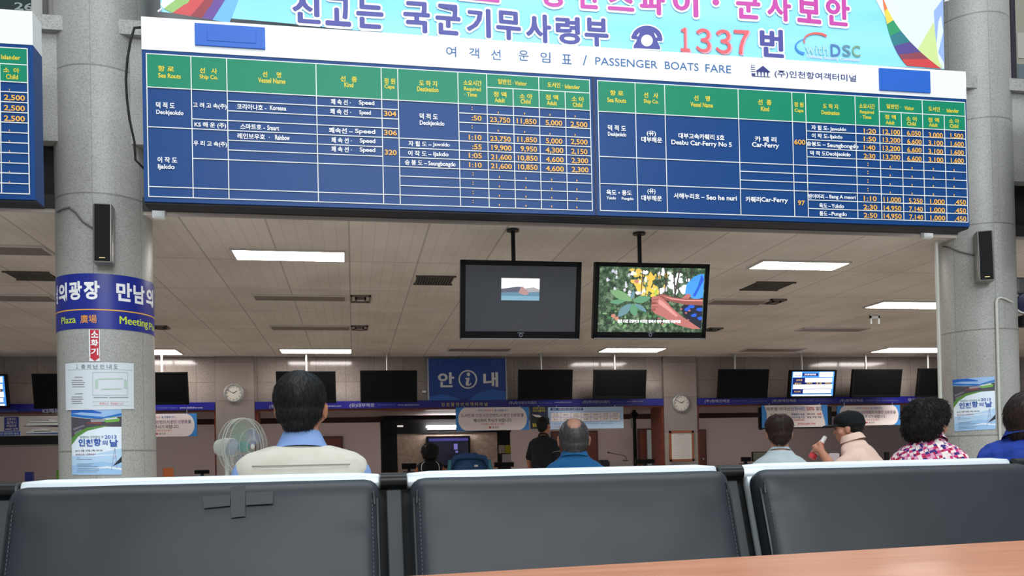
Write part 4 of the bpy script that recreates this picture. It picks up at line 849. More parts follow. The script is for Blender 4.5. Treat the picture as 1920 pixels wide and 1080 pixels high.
YT = YW-0.55; gtv = 'black televisions along the counter wall'
def wtv(x0, x1, xb0, xb1, y0, y1, label, pole, lit=None):
    return tilt_tv((x0, y0), (x1, y0-0.3), (xb0, y1), (xb1, y1), YT, label, gtv, lit=lit, polex=xpx(pole, y0, YT))
wtv(59, 165, 66, 170, 701, 766, 'black television partly behind the left column, on its left side', 110)
wtv(245, 351, 250, 355, 698, 759, 'black television emerging from behind the right side of the left column', 301)
wtv(517, 629, 520, 629, 696.5, 756, 'black television behind the head of the near man in the vest', 574)
wtv(675, 782, 677, 781, 695, 754.5, 'black television just left of the blue information sign', 726.5)
wtv(972.5, 1074, 970, 1071, 693.5, 750, 'black television right of the information sign, nearer one', 1017)
wtv(1114, 1212.5, 1112, 1207.5, 693.5, 748, 'black television left of the right wall pillar, second right of the information sign', 1156)
wtv(1349, 1442, 1343, 1436, 692.5, 747, 'black television just right of the right wall pillar', 1383)
wtv(1600, 1692, 1594, 1683, 692.5, 745, 'black television right of the lit timetable screen', 1629.5)
wtv(1724, 1815, 1718, 1808, 691, 744, 'black television half hidden by the right column', 1747)
def lit_rows(r, L, wd_, hg, M):
    m = MB(); LB = mat('screen_blue', (70, 146, 230), 0.3, emit=0.9); LN = mat('screen_navy', (10, 26, 120), 0.3, emit=0.5); LW = mat('screen_white', (250, 252, 255), 0.3, emit=1.1); LY2 = mat('screen_yellow', (230, 196, 90), 0.3, emit=0.8); LR = mat('screen_pink', (236, 120, 130), 0.3, emit=0.8)
    def q(u0, u1, v0, v1, mm, w=0.006): m.bbox(L(((u0+u1)/2-0.5)*wd_, (v0+v1)/2*hg, w), ((u1-u0)*wd_, 0.003, (v1-v0)*hg), mm, M)
    def tx(s, u, v, wu, hv, mm): m.text(s, L((u-0.5)*wd_, v*hg, 0.011), Vector((wu*wd_, 0, 0)), (L(0, 0)-L(0, hv*hg)), mm, 0.02)
    q(0.05, 0.95, 0.05, 0.93, LB, 0.004); q(0.07, 0.9, 0.27, 0.84, LN)
    q(0.07, 0.25, 0.07, 0.25, LW, 0.007); q(0.27, 0.6, 0.11, 0.21, LN, 0.007); q(0.63, 0.92, 0.07, 0.24, LW, 0.007); q(0.33, 0.91, 0.28, 0.43, LW, 0.008); q(0.08, 0.92, 0.51, 0.67, LW, 0.008); q(0.3, 0.9, 0.69, 0.82, LW, 0.008); q(0.08, 0.92, 0.87, 0.92, LW, 0.007)
    tx('매표', 0.11, 0.10, 0.06, 0.04, LR); tx('승선권', 0.16, 0.19, 0.13, 0.07, LN); tx('(주)청해진해운', 0.43, 0.16, 0.25, 0.07, LW); tx('백령도행', 0.78, 0.15, 0.22, 0.06, LR); tx('선박명', 0.2, 0.355, 0.13, 0.07, LY2)
    tx('출항시간', 0.18, 0.47, 0.14, 0.06, LY2); tx('도착지', 0.42, 0.47, 0.12, 0.06, LY2); tx('요 금', 0.63, 0.47, 0.12, 0.06, LY2); tx('잔여석', 0.82, 0.47, 0.12, 0.06, LY2); tx('비고란', 0.18, 0.76, 0.13, 0.06, LY2)
    P_(m, 'timetable_picture', SCREEN[r.name])
lit_rows(*wtv(1481.5, 1569, 1475, 1561.5, 694, 746.5, 'lit blue timetable television above the young man in grey', 1508.5))
lit_rows(*wtv(-88, 12, -84, 16, 702, 766, 'lit blue timetable television at the left frame edge', -40))

# ------------------------------------------------------------------ two large hanging screens
YTV = 6.50
PB = mat('pole_black', (18, 18, 20), 0.4)
zt_ = zpx(1000, 428, YTV+0.1)
DG = mat('screen_dark_grey', (62, 64, 70), 0.2, emit=0.10)
r, L, wd_, hg, M = tilt_tv((863.5, 487), (1090.5, 491), (860.5, 635), (1087, 637.5), YTV, 'large dark hanging screen with a small island picture, left of the pair', 'large hanging screens', 'hanging_screen', 12, 'wall', DG, xpx(967, 470, YTV), PB, 0.038)
def scr(m, L, wd_, hg, M):
    def q(pts, mm, w): m.poly([L((u-0.5)*wd_, v*hg, w) for u, v in pts], mm)
    def rc(u0, u1, v0, v1, mm, w): q([(u0, v0), (u1, v0), (u1, v1), (u0, v1)], mm, w)
    return q, rc
def em(name, c, e=0.75): return mat('picture_'+name, c, 0.4, emit=e)
m = MB(); q, rc = scr(m, L, wd_, hg, M)
u0, u1, v0, v1 = 0.333, 0.65, 0.22, 0.50
def iu(u): return u0+(u1-u0)*u
def iv(v): return v0+(v1-v0)*v
rc(u0, u1, v0, iv(0.5), em('haze', (226, 226, 230), 0.9), 0.006); rc(u0, u1, iv(0.5), v1, em('sea', (92, 128, 150), 0.7), 0.006); rc(u0, u1, iv(0.8), v1, em('sea_light', (120, 160, 178), 0.7), 0.0065)
q([(iu(0), iv(0.48)), (iu(0.15), iv(0.45)), (iu(0.4), iv(0.38)), (iu(0.55), iv(0.38)), (iu(0.62), iv(0.55)), (iu(0.45), iv(0.62)), (iu(0), iv(0.64))], em('cliff_grey', (96, 96, 112), 0.5), 0.007)
q([(iu(0.5), iv(0.42)), (iu(0.58), iv(0.4)), (iu(0.72), iv(0.62)), (iu(0.7), iv(0.72)), (iu(0.6), iv(0.76)), (iu(0.45), iv(0.66))], em('cliff_pink', (176, 140, 136), 0.6), 0.0075)
q([(iu(0.62), iv(0.45)), (iu(0.85), iv(0.4)), (iu(1), iv(0.5)), (iu(1), iv(0.6)), (iu(0.72), iv(0.62))], em('cliff_far', (170, 164, 166), 0.6), 0.0072)
P_(m, 'island_picture', SCREEN[r.name])
def brandplate(r, L, wd_, hg):
    m = MB(); m.text('XCANVAS', L(0, hg*0.915, 0.012), Vector((wd_*0.055, 0, 0)), L(0, 0)-L(0, hg*0.012), LGR, 0.0)
    m.tube([L(wd_*0.012*math.cos(a*math.pi/10), hg*0.945+wd_*0.012*math.sin(a*math.pi/10), 0.012) for a in range(20)], 0.002, LGR, 5, closed=True); P_(m, 'power_ring', r)
    m = MB(); m.bbox(L(0, hg*0.992, 0.008), (wd_*0.985, 0.012, hg*0.012), mat('bezel_silver', (150, 152, 156), 0.3, 0.7), M); P_(m, 'silver_edge', r)
brandplate(r, L, wd_, hg)
FG = em('foliage', (70, 104, 62), 0.55)
r, L, wd_, hg, M = tilt_tv((1116.5, 491), (1330.5, 495.5), (1112, 634.5), (1323, 636.5), YTV, 'large lit hanging screen showing hands, leaves and a subtitle, right of the pair', 'large hanging screens', 'hanging_screen', 12, 'wall', FG, xpx(1207, 470, YTV), PB, 0.034)
n, l, b = nodes(FG)
tc = n.new('ShaderNodeTexCoord'); nz = n.new('ShaderNodeTexNoise'); nz.inputs['Scale'].default_value = 26; nz.inputs['Detail'].default_value = 8; nz.inputs['Roughness'].default_value = 0.7
cr = n.new('ShaderNodeValToRGB'); e = cr.color_ramp.elements; e[0].position = 0.36; e[0].color = rgb(28, 40, 28); e[1].position = 0.62; e[1].color = rgb(150, 176, 140); k = e.new(0.5); k.color = rgb(66, 98, 66)
l.new(tc.outputs['Object'], nz.inputs['Vector']); l.new(nz.outputs['Fac'], cr.inputs[0]); l.new(cr.outputs[0], b.inputs['Emission Color'])
b.inputs['Base Color'].default_value = (0.02, 0.02, 0.02, 1); b.inputs['Emission Strength'].default_value = 0.8
m = MB(); q, rc = scr(m, L, wd_, hg, M); rng = random.Random(4)
def blob(u, v, ru, rv, mm, w):
    n_ = 9; ph_ = rng.random()*6
    q([(u+ru*math.cos(ph_+k*6.283/n_)*(0.6+0.6*rng.random()), v+rv*math.sin(ph_+k*6.283/n_)*(0.6+0.6*rng.random())) for k in range(n_)], mm, w)
SKYW = em('sky_white', (250, 246, 250), 1.0); YEL3 = em('sunlit_yellow', (220, 186, 84), 0.85); DGN = em('dark_green', (34, 60, 40), 0.4); TRK = em('trunk', (84, 74, 72), 0.4); LGN = em('light_green', (120, 160, 112), 0.7)
for k in range(58):
    u = rng.uniform(0.3, 0.88); v = rng.uniform(0.09, 0.40)
    if u > 0.78 and v < 0.18: continue
    blob(u, v, rng.uniform(0.012, 0.034), rng.uniform(0.02, 0.06), SKYW if (u > 0.55 or rng.random() < 0.35) else YEL3, 0.0062)
for k in range(26): blob(rng.uniform(0.36, 0.62), rng.uniform(0.12, 0.5), rng.uniform(0.008, 0.02), rng.uniform(0.015, 0.04), YEL3, 0.0066)
for k in range(16): blob(rng.uniform(0.08, 0.32), rng.uniform(0.1, 0.42), rng.uniform(0.008, 0.02), rng.uniform(0.015, 0.035), em('pale_lilac', (196, 196, 206), 0.8), 0.0064)
for k in range(60): blob(rng.uniform(0.08, 0.7), rng.uniform(0.55, 0.85), rng.uniform(0.008, 0.022), rng.uniform(0.01, 0.03), rng.choice([DGN, LGN, em('fern', (70, 120, 72), 0.6)]), 0.0064)
for u, a_, wd2 in ((0.41, -0.01, 0.004), (0.55, 0.02, 0.003), (0.62, -0.01, 0.005), (0.68, 0.03, 0.006), (0.735, -0.04, 0.007), (0.79, 0.05, 0.005), (0.85, -0.05, 0.006), (0.6, 0.05, 0.003)): q([(u-wd2, 0.07), (u+wd2, 0.07), (u+a_+wd2, 0.5), (u+a_-wd2, 0.5)], TRK, 0.0068)
LEAF = em('leaf_green', (96, 148, 112), 0.7); LEAF2 = em('leaf_blue', (104, 140, 150), 0.7)
def leaf(u0, v0, u1, v1, w2, mm, z=0.0072):
    du, dv = (u1-u0), (v1-v0); nu, nv = -dv*wd_*0+w2*(-dv), w2*du*1.7
    pts = []
    for s_ in (1, -1):
        ks = range(0, 9) if s_ == 1 else range(8, -1, -1)
        for k in ks: t = k/8; b3 = math.sin(math.pi*t)**0.8*s_; pts.append((u0+du*t+nu*b3, v0+dv*t+nv*b3))
    q(pts, mm, z)
for a_ in ((0.33, 0.5, 0.13, 0.36, 0.14, LGN), (0.33, 0.5, 0.49, 0.45, 0.17, LEAF), (0.32, 0.53, 0.21, 0.71, 0.16, LEAF2), (0.33, 0.53, 0.36, 0.70, 0.2, LEAF), (0.35, 0.53, 0.46, 0.64, 0.12, LEAF2), (0.32, 0.48, 0.34, 0.36, 0.13, LEAF2), (0.27, 0.5, 0.13, 0.52, 0.12, LEAF)): leaf(*a_)
for u, v in ((0.17, 0.70), (0.20, 0.73), (0.36, 0.24)): blob(u, v, 0.02, 0.03, em('blossom', (196, 130, 112), 0.7), 0.0074)
leaf(0.53, 0.44, 0.535, 0.32, 0.1, em('lime', (170, 190, 70), 0.8), 0.0082)
SKN = em('skin', (184, 112, 106), 0.7); SKN2 = em('skin_shade', (150, 86, 80), 0.65); BLU = em('shirt_blue', (70, 150, 226), 0.8); DKB = em('trouser_dark', (40, 42, 60), 0.4); BL2 = em('shirt_deep', (40, 90, 200), 0.8)
q([(0.955, 0.13), (0.955, 0.44), (0.89, 0.47), (0.79, 0.40), (0.80, 0.27), (0.86, 0.17), (0.92, 0.13)], BLU, 0.0074); q([(0.93, 0.14), (0.90, 0.30), (0.86, 0.42), (0.885, 0.43), (0.925, 0.30), (0.955, 0.2)], BL2, 0.0076)
q([(0.955, 0.44), (0.955, 0.86), (0.84, 0.78), (0.76, 0.6), (0.8, 0.5)], DKB, 0.0073)
for u, v in ((0.82, 0.6), (0.88, 0.68), (0.93, 0.6), (0.94, 0.72), (0.85, 0.56)): blob(u, v, 0.03, 0.03, BL2, 0.0077)
q([(0.955, 0.46), (0.955, 0.545), (0.8, 0.54), (0.68, 0.50), (0.57, 0.47), (0.54, 0.45), (0.55, 0.42), (0.6, 0.40), (0.68, 0.44), (0.8, 0.46)], SKN2, 0.0079); q([(0.76, 0.46), (0.81, 0.39), (0.85, 0.41), (0.82, 0.47)], SKN, 0.0078)
q([(0.50, 0.44), (0.56, 0.43), (0.63, 0.50), (0.68, 0.58), (0.78, 0.70), (0.95, 0.86), (0.88, 0.865), (0.72, 0.80), (0.60, 0.70), (0.53, 0.66), (0.50, 0.60)], SKN, 0.0081)
for k in range(4): q([(0.495, 0.46+k*0.045), (0.535, 0.455+k*0.045), (0.54, 0.485+k*0.045), (0.50, 0.495+k*0.045)], SKN2 if k % 2 else SKN, 0.0084)
for k in range(14): blob(rng.uniform(0.56, 0.86), rng.uniform(0.6, 0.8), 0.012, 0.012, SKN, 0.0079)
for k in range(3): q([(0.505, 0.478+k*0.046), (0.555, 0.470+k*0.05), (0.56, 0.476+k*0.05), (0.505, 0.486+k*0.046)], em('skin_fold', (110, 60, 56), 0.5), 0.0087)
q([(0.56, 0.47), (0.60, 0.50), (0.66, 0.58), (0.74, 0.69), (0.72, 0.70), (0.63, 0.60), (0.56, 0.53)], em('skin_light', (212, 146, 138), 0.8), 0.0086)
q([(0.58, 0.415), (0.68, 0.455), (0.8, 0.475), (0.955, 0.475), (0.955, 0.49), (0.8, 0.49), (0.67, 0.47)], MATS['picture_skin_light'], 0.0083)
m.text('물론 다른 모양이고 이것은 잎에서 아주 특별한 부분이죠', L(-0.5*wd_+0.485*wd_, 0.765*hg, 0.010), Vector((wd_*0.56, 0, 0)), L(0, 0)-L(0, hg*0.045), SKYW, 0.03)
P_(m, 'garden_picture', SCREEN[r.name])
brandplate(r, L, wd_, hg)

# ------------------------------------------------------------------ things on the two columns
def CT(mb, C, s, x0, x1, yc, h, material, bold=0.02, eps=0.004):
    """text wrapped on a column between two pixel columns"""
    a = col_uv(C, on_col(C, x0, yc)); b_ = col_uv(C, on_col(C, x1, yc)); xm = (x0+x1)/2
    t = on_col(C, xm, yc-h/2).z; u = on_col(C, xm, yc+h/2).z
    mb.text(s, Vector(((a[0]+b_[0])/2, (t+u)/2, 0)), Vector((b_[0]-a[0], 0, 0)), Vector((0, t-u, 0)), material, bold, warp=wrap(C, eps))
def CP(mb, C, pts, material, eps, step=0.03): wrap_poly(mb, [col_uv(C, on_col(C, *p)) for p in pts], wrap(C, eps), material, step)
def CR_(mb, C, u0, u1, z0, z1, material, eps): wrap_poly(mb, [(u0, z0), (u1, z0), (u1, z1), (u0, z1)], wrap(C, eps), material)
r1 = CL[2]; fa = math.atan2(CL[0], CL[1])
zA = on_col(CL, 197, 513.5).z; zB_ = on_col(CL, 197, 616.5).z; zY = on_col(CL, 197, 581).z
MS = thing('meeting_plaza_band', 'blue band with white Korean letters reading Meeting Plaza wrapped round the left column', 'sign', (CL[0], CL[1], zB_))
m = MB(); V = []; F = []; n_ = 96
for z in (zB_, zA):
    for k in range(n_): an = 2*math.pi*k/n_; V.append((CL[0]+(r1+0.003)*math.sin(an), CL[1]-(r1+0.003)*math.cos(an), z))
for k in range(n_): F.append((k, (k+1) % n_, n_+(k+1) % n_, n_+k))
m.add(V, F, SIGNB); m.smooth = True; P_(m, 'band', MS)
m = MB()
uf = col_uv(CL, on_col(CL, 197, 560))[0]
CR_(m, CL, uf-0.50, uf+0.50, zY-0.004, zY+0.004, LORA, 0.0045)
for s, x0, x1, yc in (('남', 106.2, 109.5, 553), ('의', 111, 126, 549), ('광', 129.5, 154, 545), ('장', 157, 187, 544), ('만', 218, 247, 547.5), ('남', 250, 270.5, 552.5), ('의', 273.5, 286.5, 559)): CT(m, CL, s, x0, x1, yc, 35 if s != '의' else 36, LWHITE, 0.035)
CT(m, CL, 'Plaza', 115.5, 142.5, 600, 13, mat('lettering_lime', (206, 226, 60), 0.5), 0.01); CT(m, CL, '廣場', 151, 181.5, 598, 16, mat('lettering_amber', (226, 150, 60), 0.5), 0.01); [CT(m, CL, 'Meeting', 224+dx_, 276+dx_, 605, 19, MATS['lettering_lime'], 0.0, 0.004+0.0002*dx_) for dx_ in (0, 0.7)]; CT(m, CL, 'Pla', 279, 288, 613, 13, MATS['lettering_lime'], 0.01)
P_(m, 'lettering', MS)
# red extinguisher arrow
m = MB(); RA = mat('arrow_red', (196, 28, 52), 0.45); r = thing('extinguisher_arrow_sign', 'narrow red arrow sign pointing down on the left column', 'sign', on_col(CL, 177, 680))
CP(m, CL, [(166.5, 618), (187.5, 618), (187.5, 677.5), (167.5, 677.5)], WHITE, 0.004); P_(m, 'backing', r)
m = MB(); CP(m, CL, [(169, 618.5), (185.5, 618.5), (186, 669), (188, 669.5), (178, 677), (168, 669.5), (170, 669)], RA, 0.006); P_(m, 'arrow', r)
m = MB()
for s, yc in (('소', 627), ('화', 643), ('기', 659.5)): CT(m, CL, s, 171, 184.5, yc, 13, LWHITE, 0.03, 0.008)
P_(m, 'lettering', r)
# evacuation plan sheet
r = thing('evacuation_plan', 'white laminated evacuation plan sheet on the left column above a poster', 'paper', on_col(CL, 187, 768))
PAP = mat('laminated_paper', (214, 222, 228), 0.2); PG = mat('plan_line', (176, 196, 196), 0.5); PI = mat('plan_ink', (120, 124, 132), 0.5)
m = MB(); CP(m, CL, [(123.5, 682), (187, 679.5), (250, 681.5), (250.5, 767), (187, 768.5), (125, 769.5)], PAP, 0.007, 0.02); P_(m, 'sheet', r)
m = MB()
for s, x0, x1 in (('\uff11', 144, 147), ('층', 153, 161), ('피', 164, 171), ('난', 175, 184), ('안', 188, 196), ('내', 200, 209), ('도', 213, 220)): CT(m, CL, s, x0, x1, 687.5, 8, PI, 0.01, 0.009)
for q in (((174, 698), (239, 698), (239, 699), (174, 699)), ((174, 741), (239, 741), (239, 742), (174, 742)), ((174, 698), (175, 698), (175, 742), (174, 742)), ((238, 698), (239, 698), (239, 742), (238, 742)), ((128, 694), (248, 694), (248, 694.8), (128, 694.8)), ((174, 753), (241, 753), (241, 753.8), (174, 753.8)), ((174, 760), (241, 760), (241, 760.8), (174, 760.8))): CP(m, CL, q, PG, 0.009)
for q in (((179, 712), (184, 712), (184, 728), (179, 728)), ((232, 712), (237, 712), (237, 728), (232, 728)), ((185, 710), (230, 709), (230, 711), (185, 712)), ((190, 729), (228, 728), (228, 730), (190, 731))): CP(m, CL, q, mat('plan_green', (176, 204, 186), 0.5), 0.0095)
for k, (x0, x1, yy) in enumerate(((141, 156, 707), (136, 156, 713), (136, 160, 717), (136, 158, 720.5), (137, 160, 725), (142, 156, 738), (136, 155, 744), (135, 157, 748), (136, 154, 752), (136, 156, 756), (176, 202, 745), (205, 240, 745))): CP(m, CL, [(x0, yy), (x1, yy-0.2), (x1, yy+0.9), (x0, yy+1.1)], PI, 0.009)
CT(m, CL, '화재신고 : 국번없이 119', 187, 230, 757, 4, RED, 0.0, 0.009)
P_(m, 'printed_plan', r)
# harbour day posters
def poster(C, q, label):
    (xa, ya), (xb, yb), (xc, yc), (xd, yd) = q      # tl tr br bl in pixels
    r = thing('harbour_poster', label, 'poster', on_col(C, (xa+xb)/2, (yc+yd)/2), 'harbour day posters')
    def pt(u, v):
        xt = xa+(xb-xa)*u; yt = ya+(yb-ya)*u; xl = xd+(xc-xd)*u; yl = yd+(yc-yd)*u
        return (xt+(xl-xt)*v, yt+(yl-yt)*v)
    m = MB(); PWH = mat('poster_white', (226, 238, 248), 0.3)
    CP(m, C, [pt(0, 0), pt(1, 0), pt(1, 1), pt(0, 1)], PWH, 0.004, 0.02); P_(m, 'sheet', r)
    m = MB()
    def pp(pts, mm, e): CP(m, C, [pt(*p) for p in pts], mm, e, 0.02)
    def pc(name, c): return mat('poster_'+name, c, 0.3)
    pp([(0, 0), (1, 0), (1, 0.12), (0, 0.12)], pc('sky', (150, 186, 228), ), 0.0045); pp([(0, 0), (0.35, 0.0), (0.6, 0.05), (0.6, 0.07), (0.2, 0.05), (0, 0.07)], pc('deep', (30, 96, 186)), 0.005); pp([(0, 0.07), (0.3, 0.1), (0.65, 0.12), (1, 0.06), (1, 0.10), (0.6, 0.15), (0.25, 0.135), (0, 0.11)], pc('wave', (36, 110, 190)), 0.005)
    pp([(0, 0.12), (0.3, 0.145), (0.65, 0.15), (1, 0.11), (1, 0.27), (0.6, 0.27), (0.3, 0.33), (0.1, 0.43), (0, 0.52)], pc('aerial', (74, 70, 78)), 0.0046)
    pp([(0.38, 0.16), (0.66, 0.155), (0.68, 0.19), (0.4, 0.2)], pc('quay', (150, 150, 156)), 0.005); pp([(0.3, 0.205), (0.6, 0.20), (0.6, 0.225), (0.3, 0.22)], pc('ship_red', (146, 70, 66)), 0.005); pp([(0.6, 0.17), (0.85, 0.11), (0.97, 0.15), (0.95, 0.19), (0.7, 0.205)], pc('green', (110, 170, 70)), 0.005); pp([(0.66, 0.15), (0.9, 0.125), (0.93, 0.145), (0.7, 0.165)], pc('pale_roof', (206, 212, 216)), 0.0052)
    pp([(0.03, 0.30), (0.25, 0.24), (0.27, 0.26), (0.05, 0.33)], pc('dock', (118, 118, 126)), 0.005); pp([(0.05, 0.36), (0.2, 0.3), (0.21, 0.32), (0.06, 0.39)], MATS['poster_dock'], 0.005)
    pp([(0, 0.45), (0.1, 0.37), (0.3, 0.285), (0.6, 0.255), (0.75, 0.255), (0.6, 0.28), (0.32, 0.33), (0.13, 0.42), (0, 0.55)], pc('arc_green', (88, 140, 60)), 0.0053)
    pp([(0, 0.72), (0.5, 0.68), (1, 0.6), (1, 1), (0, 1)], pc('lower', (180, 212, 240)), 0.0046); pp([(0, 0.86), (0.6, 0.80), (1, 0.84), (1, 1), (0, 1)], pc('lower2', (156, 196, 234)), 0.0048); pp([(0.1, 0.73), (0.6, 0.695), (0.95, 0.69), (0.9, 0.70), (0.5, 0.72)], PWH, 0.0052); pp([(0.3, 0.92), (0.7, 0.87), (1, 0.9), (1, 0.93), (0.7, 0.90)], PWH, 0.0052)
    pp([(0.82, 0.87), (1, 0.72), (1, 0.81)], pc('ship_dark', (40, 44, 58)), 0.0055)
    for a_, b2_ in (((0.79, 0.94), (0.86, 0.60)), ((0.9, 0.9), (0.87, 0.60)), ((0.81, 0.84), (0.89, 0.80)), ((0.82, 0.78), (0.88, 0.72))): pp([(a_[0]-0.006, a_[1]), (a_[0]+0.006, a_[1]), (b2_[0]+0.006, b2_[1]), (b2_[0]-0.006, b2_[1])], pc('crane', (150, 156, 186)), 0.0054)
    def tx(s, u0_, u1_, v, hv, mm, bo=0.015):
        a_ = pt(u0_, v); b2_ = pt(u1_, v); hh = (yd-ya)*hv; CT(m, C, s, a_[0], b2_[0], (a_[1]+b2_[1])/2, hh, mm, bo, 0.0065)
    PB2 = pc('blue_text', (40, 84, 170)); PG2 = pc('grey_text', (120, 130, 146))
    tx('함께하는 인천항의 꿈', 0.17, 0.64, 0.425, 0.035, pc('green_text', (110, 150, 140))); tx('2013', 0.66, 0.90, 0.425, 0.055, PB2)
    tx('인', 0.14, 0.27, 0.51, 0.115, PB2, 0.03); tx('천', 0.285, 0.42, 0.515, 0.11, PB2, 0.03); tx('항', 0.44, 0.59, 0.505, 0.115, PB2, 0.03); tx('의', 0.61, 0.72, 0.515, 0.075, PB2, 0.02); tx('날', 0.76, 0.93, 0.52, 0.11, PB2, 0.03)
    tx('2013. 8월 29일 (목) 09:30', 0.07, 0.62, 0.635, 0.035, DGR); tx('● 해양수산부 · 인천항만공사', 0.08, 0.48, 0.69, 0.026, pc('red_text', (150, 90, 100)))
    for k, (w_, vv) in enumerate(((0.06, 0.74), (0.3, 0.765), (0.34, 0.83), (0.28, 0.85), (0.42, 0.87), (0.45, 0.905), (0.44, 0.93), (0.4, 0.955))): pp([(0.1, vv), (0.1+w_, vv), (0.1+w_, vv+0.006), (0.1, vv+0.006)], PG2, 0.0056)
    P_(m, 'printed_picture', r)
poster(CL, ((134, 767), (227.5, 767), (228, 890), (136, 890)), 'blue and white harbour day poster on the left column under the evacuation plan')
poster(CRT, ((1786.5, 712), (1864.5, 706), (1866.5, 804.5), (1790, 809)), 'blue and white harbour day poster on the right column beside the white conduit')
# column loudspeakers
def speaker(C, pxc, y0, y1, wpx, label, yaw):
    p = on_col(C, pxc, (y0+y1)/2, 0.06); k = (p-CO).dot(CF)/FPX; w_ = wpx*k; h = (y1-y0)*k
    r = thing('column_speaker', label, 'loudspeaker', p-Vector((0, 0, h/2)), 'tall loudspeakers on the round columns')
    M = Euler((math.radians(-4), 0, yaw)).to_matrix()
    m = MB(); m.bbox(p, (w_, 0.10, h), mat('speaker_silver', (140, 138, 134), 0.35, 0.6), M, 0.012, 3); m.smooth = 'auto'; P_(m, 'housing', r)
    m = MB(); gm = mat('speaker_grille', (11, 12, 14), 0.7, spec=0.2); vary(gm, (19, 20, 23), 900, 1); m.bbox(p+M@Vector((0, -0.051, 0)), (w_*0.80, 0.012, h*0.955), gm, M, 0.004); grl = P_(m, 'grille', r)
    m = MB(); m.bbox(p+M@Vector((0, -0.0585, -h*0.43)), (w_*0.3, 0.003, h*0.012), mat('badge_gold', (206, 180, 120), 0.4, 0.5), M); P_(m, 'badge', grl)
    m = MB(); q0 = on_col(C, pxc, (y0+y1)/2, 0.0); m.bbox((p+q0)/2+Vector((0, 0.03, 0)), (w_*0.6, 0.07, 0.08), BLACKM, M, 0.005); P_(m, 'bracket', r)
    return p
speaker(CL, 195, 384, 497, 34, 'tall black and silver loudspeaker on the left column above the blue band', 0.06)
speaker(CRT, 1845, 434, 530, 28, 'tall black and silver loudspeaker on the right column above a poster', -0.40)
m = MB(); m.tube([on_col(CL, *p, 0.008) for p in ((107, 398), (118, 392), (130, 389), (142, 398), (155, 415), (168, 424), (178, 430))], 0.006, mat('cable_grey', (96, 92, 90), 0.6), 6); m.smooth = True; tag(m.build('speaker_cable'), 'thin grey cable running to the loudspeaker on the left column', 'cable', 'loudspeaker cables')
m = MB(); m.tube([on_col(CRT, *p, 0.008) for p in ((1768, 462), (1780, 464), (1800, 472), (1820, 477), (1833, 480))], 0.006, MATS['cable_grey'], 6); m.smooth = True; tag(m.build('speaker_cable'), 'thin grey cable running to the loudspeaker on the right column', 'cable', 'loudspeaker cables')
m = MB(); p0 = PY(1757.5, 452, CRT[1]-0.02); p1 = PY(1757.5+10, 845, CRT[1]-0.02); m.tube([(p0.x-0.012, p0.y, 0), (p0.x-0.012, p0.y, ZC+0.02)], 0.016, mat('pipe_white', (196, 196, 188), 0.35), 12); m.smooth = 'auto'; tag(m.build('wall_pipe'), 'thin white vertical pipe along the left side of the right column', 'pipe')
m = MB(); a = on_col(CRT, 1868, 562, 0.014); pts = [(a.x, a.y, 0)]+[tuple(on_col(CRT, 1868, y, 0.014)) for y in (860, 700, 600, 566)]
pts[1:] = [(a.x, a.y, q[2]) for q in pts[1:]]
pts += [tuple(on_col(CRT, x, y, 0.014)) for x, y in ((1870, 560), (1876, 557.5), (1885, 560), (1895, 565))]; pts.append(tuple(PD(1904, 570, 7.3)))
m.tube(pts, [0.012]*6+[0.008]*(len(pts)-6), MATS['pipe_white'], 10); m.smooth = 'auto'; tag(m.build('cable_conduit'), 'white cable conduit on the right column, bending right at its top', 'conduit')
# wall fan at the frame edge
wf = PD(1926, 566, 7.35); r = thing('wall_fan', 'black fan with a white ring on the right side of the right column', 'fan', wf)
m = MB(); m.bbox(wf+Vector((-0.02, 0.05, 0.14)), (0.16, 0.12, 0.14), mat('fan_grey', (70, 70, 70), 0.5), bevel=0.02); m.tube([wf+Vector((-0.2, 0.1, 0.14)), wf+Vector((0, 0.05, 0.14)), wf], 0.018, BLACKM, 8); P_(m, 'bracket', r)
m = MB(); m.lathe([(0.10, 0), (0.105, -0.03), (0.09, -0.05)], wf, mat('fan_ring', (214, 216, 212), 0.4), Vector((-0.5, -0.8, 0)).normalized(), 28); m.smooth = 'auto'; P_(m, 'ring', r)
m = MB(); ax_ = Vector((-0.5, -0.8, 0)).normalized(); m.lathe([(0.088, 0.0), (0.085, 0.012), (0.03, 0.03)], wf, mat('fan_blue', (18, 24, 60), 0.3), ax_, 28); m.smooth = 'auto'; P_(m, 'rotor', r)
for k in range(6): pass
m = MB(); m.bbox(wf+Vector((0.0, 0.03, -0.16)), (0.1, 0.1, 0.1), BLACKM, bevel=0.02); m.tube([wf, wf+Vector((0.0, 0.03, -0.16))], 0.014, BLACKM, 8); P_(m, 'motor_box', r)
# ------------------------------------------------------------------ waiting bench in front
LEA = mat('black_leatherette', (25, 31, 37), 0.45, spec=0.42); vary(LEA, (32, 39, 46), 3.5, 5, 0.35, 0.7, bump=0.06, dist=0.004)
LEAD = mat('leatherette_piping', (16, 17, 19), 0.45); STI = mat('stitch_thread', (58, 63, 68), 0.6)
ALU = mat('pale_seat_shell', (214, 224, 228), 0.35, 0.1); POSTG = mat('post_grey', (56, 62, 66), 0.5, spec=0.3)
xa_, xb_, xc_ = xpx(35, 893, 1.0), xpx(760, 882, 1.0), xpx(1385, 869, 1.0)
PITCH_S = 0.56; YSB = PITCH_S*2/(xc_-xa_); X0S = xa_*YSB; WSH = 0.522
ZTS = avg([PY(35, 895, YSB).z, PY(712, 880, YSB).z, PY(1338, 868, YSB).z, PY(1880, 857, YSB).z]); print('seat', YSB, X0S, ZTS)
REC = math.radians(19)
DN = Vector((0, -math.sin(REC), -math.cos(REC))); OUT = Vector((0, -math.cos(REC), math.sin(REC))); XV = Vector((1, 0, 0))
MSB = Matrix((XV, -OUT, -DN)).transposed()
